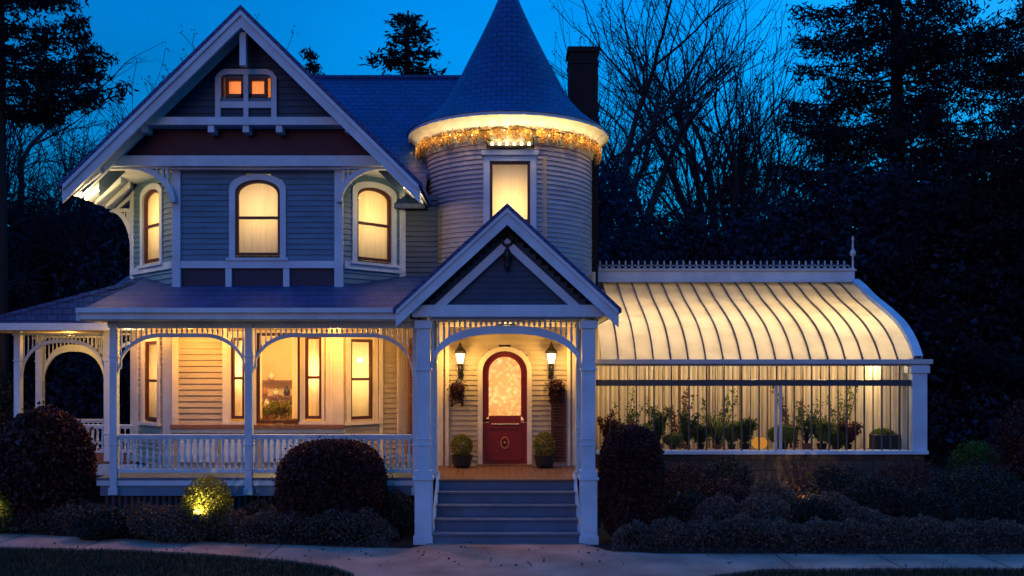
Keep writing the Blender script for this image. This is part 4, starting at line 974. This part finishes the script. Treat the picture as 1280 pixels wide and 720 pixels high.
# right-hand border
RR = [(2.95, .1, .55, 1.15, 'leaf_red', 'tall'), (3.55, -.5, .55, .95, 'leaf_red', 'r'), (3.9, .7, .55, 1.2, 'leaf_dark', 'r'), (4.45, -.1, .5, .85, 'leaf_grey', 'r'), (3.3, -1.2, .42, .72, 'leaf_grey', 'r'), (4.05, -1.25, .48, .80, 'leaf_grey', 'r'),
      (4.85, -1.1, .45, .70, 'leaf_dark', 'r'), (5.25, -.95, .50, .74, 'leaf_grey', 'r'), (6.05, -.6, .55, 1.05, 'leaf_dark', 'r'), (5.85, .5, .6, 1.1, 'leaf_dark', 'r'), (6.9, .1, .7, 1.18, 'leaf_red', 'r'), (6.75, -1.0, .5, .85, 'leaf_dark', 'r'),
      (7.7, -.5, .7, 1.15, 'leaf_dark', 'r'), (8.5, .4, .6, 1.1, 'leaf_dark', 'r'), (8.4, -.9, .6, .9, 'leaf_dark', 'r'), (9.4, -.3, .7, 1.1, 'leaf_dark', 'r'), (5.5, -1.4, .38, .6, 'leaf_grey', 'r'), (2.9, -.9, .4, .8, 'leaf_dark', 'r')]
RRL = ['dark red shrub just right of the domed bush under the greenhouse sill', 'wide dark red shrub in the middle depth right of the domed bush', 'dark shrub against the greenhouse base left of the lit twigs', 'grey leaved shrub left of the lit twiggy bush', 'grey leaved mound at the hedge right of the domed bush', 'larger grey leaved mound behind the low hedge, second from the left',
       'dark low mound between the grey mounds', 'grey leaved mound below the lit twiggy bush', 'dark upright shrub right of the grey mounds', 'dark shrub against the greenhouse base right of the lit twigs', 'dark red shrub under the right part of the greenhouse sill', 'dark mound behind the right part of the hedge',
       'large dark shrub below the blue corner post', 'dark shrub beside the right end of the greenhouse', 'dark low shrub at the hedge below the greenhouse corner', 'dark shrub at the far right of the border', 'smallest grey mound right behind the hedge in the middle', 'small dark shrub tucked behind the hedge beside the domed bush']
for (x, y, r, h, mt, _), lb_ in zip(RR, RRL): shrub('border_shrub', (x, y), (r, r*.85, h), 4200, .05, mt, lb_, power=.45, lump_amt=.22, group=None)
shrub('evergreen_shrub', (9.35, 2.6), (.55, .5, 1.35), 5000, .05, 'leaf_green', 'small rounded green shrub just beyond the greenhouse corner', power=.35)
# twiggy bush lit from behind
tg = empty('twiggy_bush', (5.55, 1.0, 0), 'bare twiggy bush lit from below against the greenhouse base', 'shrub')
m = MB()
for i in range(46):
    x0 = 5.55+random.gauss(0, .28); y0 = 1.0+random.uniform(-.25, .25); P = [(x0, y0, 0)]
    for k in range(6): P.append((P[-1][0]+random.gauss(0, .035)+(x0-5.55)*.05, P[-1][1]+random.gauss(0, .03), P[-1][2]+random.uniform(.12, .19)))
    m.tube(P, [.013-.0017*k for k in range(7)], 4)
    if i % 2: m.tube([P[3], (P[3][0]+random.gauss(0, .12), P[3][1], P[3][2]+.22)], [.006, .002], 4)
m.build('stem', 'bark', tg)
C = np.c_[5.55+RNG.normal(size=1100)*.38, 1.0+RNG.normal(size=1100)*.2, RNG.uniform(.2, 1.1, 1100)]; l = link('foliage', leafcloud('foliage', C, .05, 'leaf_redlight', .5), tg, (0, 0, 0)); l.location = -wl(tg)
# clipped low hedges along the walk
def hedge(name, line, wd, h, n, mat, label, size=.045):
    L_ = [Vector(p) for p in line]; seg = [(L_[i+1]-L_[i]).length for i in range(len(L_)-1)]; tot = sum(seg); C = np.zeros((n, 3)); O = np.zeros((n, 3))
    ph = [random.uniform(0, 6) for _ in range(6)]
    for j in range(n):
        s = random.uniform(0, tot); s0 = s; i = 0
        while i < len(seg)-1 and s > seg[i]: s -= seg[i]; i += 1
        p = L_[i].lerp(L_[i+1], s/seg[i]); d = (L_[i+1]-L_[i]).normalized(); nv = Vector((-d.y, d.x))
        t = random.uniform(-.25, pi+.25); e = min(1, min(s0, tot-s0)/.35); hh = h*(1+.08*math.sin(s0*2.3+ph[0])+.07*math.sin(s0*5.1+ph[1])+.09*math.sin(s0*11+ph[2])+.06*math.sin(s0*23+ph[3]))*(.35+.65*math.sqrt(max(0, e)))
        r = random.uniform(.3, 1)**.3; ct = math.cos(t); ct = math.copysign(abs(ct)**.7, ct); st = max(0, math.sin(t))**.7
        q = p+nv*(ct*wd*r*(1+.1*math.sin(s0*4+ph[4]))); C[j] = (q.x, q.y, .02+hh*st*r); O[j] = (nv.x*ct, nv.y*ct, st)
    o = link(name, leafcloud('foliage', C, size, mat, .6, out=O), None, (0, 0, 0)); xs_ = C.mean(0)
    return tag(o, label, 'hedge')
hedge('low_hedge', [(-9.8, -.1), (-8.0, -.25), (-5.5, -.85), (-3.2, -1.28), (-1.85, -1.48)], .42, .48, 34000, 'leaf_grey', 'low dark ground hedge along the walkway left of the steps')
hedge('low_hedge', [(1.55, -1.72), (3.0, -1.86), (6.0, -1.9), (9.0, -1.9), (13, -1.9)], .40, .44, 40000, 'leaf_grey', 'low loose grey green hedge along the walkway right of the steps')
shrub('low_shrub', (-5.35, -1.25), (.6, .4, .55), 3600, .05, 'leaf_grey', 'pale grey green spreading plant in front of the glowing shrub', power=.5, lump_amt=.3)
# garden lamps
def garden_lamp(x, y, P, tgt, label, z=.12, ang=85, col=(1, .78, .22)):
    o = empty('garden_spotlight', (x, y, 0), label, 'garden lamp'); d = (Vector(tgt)-Vector((x, y, z))).normalized()
    m = MB(); m.tube([(x, y, 0), (x, y, z-.03)], .012, 6); m.build('stake', 'iron', o)
    c = Vector((x, y, z)); m = MB(); m.tube([c-d*.09, c+d*.03], [.035, .045], 10); m.build('housing', 'iron', o)
    m = MB(); m.tube([c+d*.031, c+d*.036], [.04, .04], 10); m.build('lens', 'gdnglow', o)
    ld = bpy.data.lights.new('garden light', 'SPOT'); ld.energy = P; ld.color = col; ld.spot_size = math.radians(ang); ld.spot_blend = .7; ld.shadow_soft_size = .03
    lo = bpy.data.objects.new('garden light', ld); COL.objects.link(lo); lo.parent = o; lo.location = c+d*.06-wl(o); lo.rotation_euler = d.to_track_quat('-Z', 'Y').to_euler()
garden_lamp(-4.98, -1.46, 110, (-4.97, -1.0, .80), 'small garden lamp in front of the glowing round shrub', .44, 110)
garden_lamp(-8.66, -.98, 130, (-8.72, -.4, .6), 'small garden lamp at the far left edge', .3, 95)
garden_lamp(5.5, .55, 150, (5.6, 2.0, .7), 'small garden lamp behind the border lighting the greenhouse base', .25, 110, (1, .66, .3))
pointlight('porch step glow', (-.10, .9, 3.46), 16, (1, .60, .22), .08)

# ------------------------------------------------------------------ trees
def tree_mesh(name, h, r0, seed, levels=5, spread=.55, lean=(0, 0), up=.12, n0=4, first=.25, twigmin=.008, kids=(2, 4), wob=.14, ratio=.70):
    """bare branching skeleton as numpy tubes"""
    rnd = random.Random(seed); V = []; F = []; tips = []
    def tube(P, R_, k):
        base = len(V); m_ = len(P)
        for i, p in enumerate(P):
            t = (P[min(i+1, m_-1)]-P[max(i-1, 0)]).normalized(); r = Vector((0, 0, 1)) if abs(t.z) < .9 else Vector((1, 0, 0)); x = t.cross(r).normalized(); y = t.cross(x)
            for j in range(k): V.append(tuple(p+(x*math.cos(2*pi*j/k)+y*math.sin(2*pi*j/k))*R_[i]))
        for i in range(m_-1):
            for j in range(k): F.append((base+i*k+j, base+i*k+(j+1) % k, base+(i+1)*k+(j+1) % k, base+(i+1)*k+j))
    def grow(p, d, ln, r, lv):
        n = 6 if lv > 1 else 4; P = [p]; D = d
        for i in range(n):
            D = (D+Vector((rnd.gauss(0, wob), rnd.gauss(0, wob), rnd.gauss(0, wob*.6)+up*.5))).normalized(); P.append(P[-1]+D*ln/n)
        r1 = max(twigmin, r*.5); tube(P, [max(twigmin, r+(r1-r)*i/n) for i in range(n+1)], 7 if r > .08 else (4 if r > .02 else 3))
        if lv == 0: tips.append(P[-1]); return
        nk = n0+rnd.randint(0, 2) if lv == levels else rnd.randint(*kids)+2
        for i in range(nk):
            t = first+(1-first)*(i+rnd.random()*.8)/nk if lv == levels else rnd.uniform(.2, 1); t = min(t, .999); q = t*n; k = int(q); b = P[k].lerp(P[k+1], q-k)
            ax = Vector((rnd.gauss(0, 1), rnd.gauss(0, 1), rnd.gauss(0, .3))).normalized(); nd = (D.lerp((P[k+1]-P[k]).normalized(), .5)+ax*spread*rnd.uniform(.7, 1.4)).normalized()
            grow(b, nd, ln*ratio*rnd.uniform(.7, 1.1), max(twigmin, r*.5*rnd.uniform(.8, 1.1)), lv-1)
        grow(P[-1], D, ln*ratio, r1, lv-1)
    grow(Vector((0, 0, -.1)), Vector((lean[0], lean[1], 1)).normalized(), h*.42, r0, levels)
    return npmesh(name, np.array(V), np.array(F), 'twig'), tips
def bare_tree(x, y, me, label, s=1, rz=0, group=None):
    o = empty('bare_tree', (x, y, 0), label, 'tree', group); b = link('branches', me, o, (x, y, 0)); o.scale = (s, s, s); o.rotation_euler.z = rz; return o
def conifer(name, h, rb, n_br, seed, mat='leaf_conifer', size=.16, dens=70, gappy=.25, top=.1, droop=.22, bare=.12, pw=.75, thick=1, needle=.3):
    rnd = random.Random(seed); Cs = []; m = MB(); m.tube([(0, 0, -.1), (.05, 0, h*.5), (0, .05, h)], [h*.016, h*.010, .02], 8)
    for i in range(n_br):
        t = bare+(1-bare)*(i+rnd.random())/n_br; z = h*t; R_ = rb*((1-t)**pw+top*.3)*rnd.choice([rnd.uniform(.35, .7), rnd.uniform(.7, 1.15), rnd.uniform(.8, 1.1)]); a = rnd.uniform(0, 2*pi)
        P = []
        for k in range(7):
            u = k/6; P.append((math.cos(a)*R_*u, math.sin(a)*R_*u, z-droop*R_*u+.22*R_*u**3+rnd.gauss(0, .03)))
        m.tube(P, [.05*(1-t)+.02-.004*(k) if .05*(1-t)+.02-.004*k > .008 else .008 for k in range(7)], 4)
        nn = int(dens*R_/rb*(1.2))+8
        for j in range(nn):
            u = rnd.uniform(.12, 1)**.8; k = min(5, int(u*6)); q = Vector(P[k]).lerp(Vector(P[k+1]), u*6-k); wd = R_*.20*(1.15-u)+.10
            if math.sin(u*17+i*2.3) > 1-gappy*2 and rnd.random() < .7: continue
            Cs.append((q.x+rnd.gauss(0, wd)*abs(math.sin(a))+rnd.gauss(0, .08), q.y+rnd.gauss(0, wd)*abs(math.cos(a))+rnd.gauss(0, .08), q.z-abs(rnd.gauss(0, .14*thick))))
    return m.data('trunk', 'bark'), leafcloud('needles', np.array(Cs), size*1.5, mat, needle, flat=.5, droop=.25)
def place_conifer(x, y, T, me, label, s=1, rz=0, group=None, name='conifer'):
    o = empty(name, (x, y, 0), label, 'tree', group); link('trunk', T, o, (x, y, 0)); link('needles', me, o, (x, y, 0)); o.scale = (s, s, s) if not hasattr(s, '__len__') else s; o.rotation_euler.z = rz; return o
# big conifer on the right and its neighbours
T1, N1 = conifer('c1', 21, 4.7, 210, 3, dens=750, size=.15, pw=.42, droop=.12, thick=2.0, needle=.24)
T2, N2 = conifer('c2', 15, 3.6, 110, 5, dens=480, size=.14)
T3, N3 = conifer('c3', 15, 3.6, 70, 9, dens=700, size=.13, pw=.4, droop=.05, bare=.60, gappy=.35)
def X(px, d): return (px-640)*d/1152
place_conifer(X(1120, 29), 13, T1, N1, 'very tall layered conifer behind the right end of the greenhouse', 1.0, .4)
place_conifer(X(1318, 26), 10, T1, N1, 'tall conifer reaching in from the right edge', .84, 2.2)
place_conifer(X(930, 36), 20, T2, N2, 'mid height conifer between the bare trees and the tall conifer', .80, 1.1)
place_conifer(X(1035, 38), 22, T2, N2, 'conifer close behind the left side of the tall conifer', .90, 3.1)
place_conifer(X(508, 38), 22, T2, N2, 'evergreen tip showing above the main roof ridge', (2.0, 2.0, 1.17), 4.0)
place_conifer(X(386, 40), 24, T2, N2, 'small evergreen tip right of the front gable peak', 1.12, 5.2)
place_conifer(X(0, 22), 6, T3, N3, 'tall spreading conifer at the upper left edge', 1.0, 5.0)
def btree(h, r0, seed, levels, spread, dens=5, **k):
    me, tips = tree_mesh('branches', h, r0, seed, levels, spread, **k)
    T_ = np.array([tuple(t) for t in tips]); T_ = np.repeat(T_, dens, 0)+RNG.normal(size=(len(T_)*dens, 3))*.07
    return me, leafcloud('foliage', T_, .07, 'leaf_hazed', .5)
B1 = btree(13, .42, 21, 5, .55, n0=4, first=.45, up=.04, ratio=.76, wob=.10, kids=(0, 2)); B2 = btree(13, .36, 8, 5, .55, lean=(.35, 0), n0=4, first=.35, up=.03, ratio=.74, wob=.10, kids=(0, 2)); B3 = btree(10, .18, 33, 5, .70, n0=4, up=.02, ratio=.74, kids=(1, 2))
def bare_tree(x, y, me, label, s=1, rz=0, group=None):
    o = empty('bare_tree', (x, y, 0), label, 'tree', group); link('branches', me[0], o, (x, y, 0)); link('foliage', me[1], o, (x, y, 0)); o.scale = (s, s, s); o.rotation_euler.z = rz; return o
bare_tree(X(788, 32), 16, B1, 'tall bare tree just right of the brick chimney', 1.12, .3)
bare_tree(X(842, 34), 18, B2, 'leaning bare tree with forked limbs right of the chimney tree', 1.12, 0)
bare_tree(X(735, 40), 24, B3, 'thin bare tree partly behind the chimney', 1.2, 2.0)
bare_tree(X(1232, 33), 17, B3, 'bare tree between the tall conifer and the right edge', 1.25, 1.0)
bare_tree(X(120, 28), 12, B3, 'bare tree left of the front gable eave', 1.05, 4.0)
bare_tree(X(40, 31), 15, B1, 'tall bare tree behind the upper left conifer', .95, 2.6)
bare_tree(X(75, 34), 18, B3, 'thin bare tree between the two left garden trees', 1.35, 1.7)
bare_tree(X(165, 36), 20, B3, 'small bare tree seen under the left gable tip', 1.15, .7)
bare_tree(X(700, 37), 21, B2, 'bare tree rising behind the turret roof', 1.0, 2.4)
bare_tree(X(-10, 26), 10, B3, 'bare tree at the left edge of the garden', 1.2, 5.5)
bare_tree(X(885, 42), 26, B1, 'hazy bare tree farthest back right of the chimney', 1.25, 3.3)
# dark wood behind: crowns one can count
def crown(seed, h, r):
    rnd = random.Random(seed); Cs = []
    for i in range(46):
        u = rnd.uniform(0.12, 1); a = rnd.uniform(0, 2*pi); rr = r*math.sin(min(1, u*1.1+.12)*pi*.86)**.7*rnd.uniform(.3, 1.05); cx, cy, cz = math.cos(a)*rr, math.sin(a)*rr, h*u
        k = 420; Cs.append(np.array([cx, cy, cz])+RNG.normal(size=(k, 3))*np.array([.55, .55, .38])*r/2.2)
    m = MB(); m.tube([(0, 0, -.1), (.1, 0, h*.4), (0, .1, h*.9)], [.22, .15, .03], 7)
    for i in range(9):
        a = rnd.uniform(0, 2*pi); z = h*rnd.uniform(.2, .6); m.tube([(0, 0, z), (math.cos(a)*r*.5, math.sin(a)*r*.5, z+.8), (math.cos(a)*r*.8, math.sin(a)*r*.8, z+1.8)], [.09, .05, .02], 4)
    C_ = np.concatenate(Cs); C_[:, 2] = np.maximum(C_[:, 2], .2)
    return m.data('trunk', 'bark'), leafcloud('crown', C_, .17, 'leaf_hazed', .6)
K = [crown(1, 6.6, 2.4), crown(2, 6.0, 2.8), crown(3, 7.4, 2.2)]
rnd = random.Random(77)
spots = []
for i, px in enumerate(range(-160, 240, 42)): spots.append((px+rnd.uniform(-12, 12), rnd.uniform(27, 34), 1.15))
for i, px in enumerate(range(690, 1480, 40)): spots.append((px+rnd.uniform(-12, 12), rnd.uniform(28, 35), 1.05 if px < 980 else 1.15))
for i, px in enumerate(range(-400, 1700, 95)): spots.append((px+rnd.uniform(-20, 20), rnd.uniform(44, 52), 1.25))
for i, (px, d, s) in enumerate(spots):
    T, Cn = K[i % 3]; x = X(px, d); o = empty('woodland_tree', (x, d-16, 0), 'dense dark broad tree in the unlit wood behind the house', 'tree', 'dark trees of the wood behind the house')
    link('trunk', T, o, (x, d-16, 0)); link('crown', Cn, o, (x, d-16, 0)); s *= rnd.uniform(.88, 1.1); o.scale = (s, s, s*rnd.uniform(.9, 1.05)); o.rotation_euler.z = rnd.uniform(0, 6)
# undergrowth thicket between trunks
C = np.c_[RNG.uniform(-34, 40, 110000), RNG.uniform(14, 20, 110000), RNG.uniform(0, 1, 110000)**1.3*3.6]; C[:, 2] *= .75+.25*np.sin(C[:, 0]*1.3)+.1*np.sin(C[:, 0]*3.1)
u = link('undergrowth', leafcloud('undergrowth', C, .19, 'leaf_hazed', .6), None, (0, 0, 0)); tag(u, 'dark undergrowth thicket filling the wood behind the house', 'undergrowth', kind='stuff')
# reddish large shrub far right and dark mass at the left of the side porch
shrub('tall_shrub', (9.9, 1.2), (.95, .8, 2.4), 9000, .07, 'leaf_red', 'tall loose reddish shrub at the far right edge', power=.6, gap=.35, lump_amt=.25)
shrub('tall_shrub', (-12.6, 5.2), (1.5, 1.2, 3.0), 7000, .10, 'leaf_dark', 'tall dark shrub at the left edge behind the side porch', power=.5, lump_amt=.2)

# ------------------------------------------------------------------ sky, dusk light, camera
SUN_EL, SUN_ROT = math.radians(1), math.radians(60)
w = bpy.data.worlds.new('World'); scene.world = w; w.use_nodes = True; nt = w.node_tree; nt.nodes.clear()
out = nt.nodes.new('ShaderNodeOutputWorld'); bg = nt.nodes.new('ShaderNodeBackground'); sky = nt.nodes.new('ShaderNodeTexSky')
sky.sky_type = 'NISHITA'; sky.sun_disc = False; sky.sun_elevation = SUN_EL; sky.sun_rotation = SUN_ROT
sky.air_density = 1; sky.dust_density = 1; sky.ozone_density = 8
tint = nt.nodes.new('ShaderNodeMix'); tint.data_type = 'RGBA'; tint.blend_type = 'MULTIPLY'; tint.inputs[0].default_value = 1; tint.inputs[7].default_value = (*SKYT, 1)
nt.links.new(sky.outputs[0], tint.inputs[6]); 
gm = nt.nodes.new('ShaderNodeTexCoord'); sx = nt.nodes.new('ShaderNodeSeparateXYZ'); nt.links.new(gm.outputs['Generated'], sx.inputs[0])
mr = nt.nodes.new('ShaderNodeMapRange'); nt.links.new(sx.outputs[2], mr.inputs[0]); mr.inputs[1].default_value = .05; mr.inputs[2].default_value = 1; mr.inputs[3].default_value = .52; mr.inputs[4].default_value = 2.0
hz = nt.nodes.new('ShaderNodeVectorMath'); hz.operation = 'SCALE'; nt.links.new(tint.outputs[2], hz.inputs[0]); cn = nt.nodes.new('ShaderNodeTexNoise'); cn.inputs['Scale'].default_value = 2.2; cn.inputs['Detail'].default_value = 6; cmp_ = nt.nodes.new('ShaderNodeMapping'); cmp_.inputs['Scale'].default_value = (1, 1, 2.6)
nt.links.new(gm.outputs['Generated'], cmp_.inputs[0]); nt.links.new(cmp_.outputs[0], cn.inputs['Vector'])
cr = nt.nodes.new('ShaderNodeMapRange'); nt.links.new(cn.outputs['Fac'], cr.inputs[0]); cr.inputs[1].default_value = .35; cr.inputs[2].default_value = .68; cr.inputs[3].default_value = .84; cr.inputs[4].default_value = 1.12
cm = nt.nodes.new('ShaderNodeMath'); cm.operation = 'MULTIPLY'; nt.links.new(mr.outputs[0], cm.inputs[0]); nt.links.new(cr.outputs[0], cm.inputs[1]); nt.links.new(cm.outputs[0], hz.inputs['Scale']); nt.links.new(hz.outputs[0], bg.inputs[0]); bg.inputs[1].default_value = SKYS; nt.links.new(bg.outputs[0], out.inputs[0])
sd = bpy.data.lights.new('dusk afterglow', 'SUN'); sd.energy = .32; sd.angle = math.radians(30); sd.color = (1, .44, .40)
so = bpy.data.objects.new('dusk afterglow', sd); COL.objects.link(so); so.rotation_euler = (math.radians(80), 0, math.radians(-12)); so.location = (0, -10, 12)
cam = bpy.data.cameras.new('camera'); cam.sensor_width = 36; cam.lens = 32.4; cam.shift_y = (462-360)/1280; cam.clip_end = 2000
co = bpy.data.objects.new('camera', cam); COL.objects.link(co); co.location = (0, -16, 2.77); co.rotation_euler = (pi/2, 0, 0); scene.camera = co
scene.view_settings.view_transform = 'Standard'; scene.view_settings.look = 'None'; scene.view_settings.exposure = 0
scene.cycles.use_denoising = True; scene.cycles.max_bounces = 6; scene.cycles.transparent_max_bounces = 16
scene.cycles.sample_clamp_indirect = 6; scene.cycles.caustics_reflective = False; scene.cycles.caustics_refractive = False
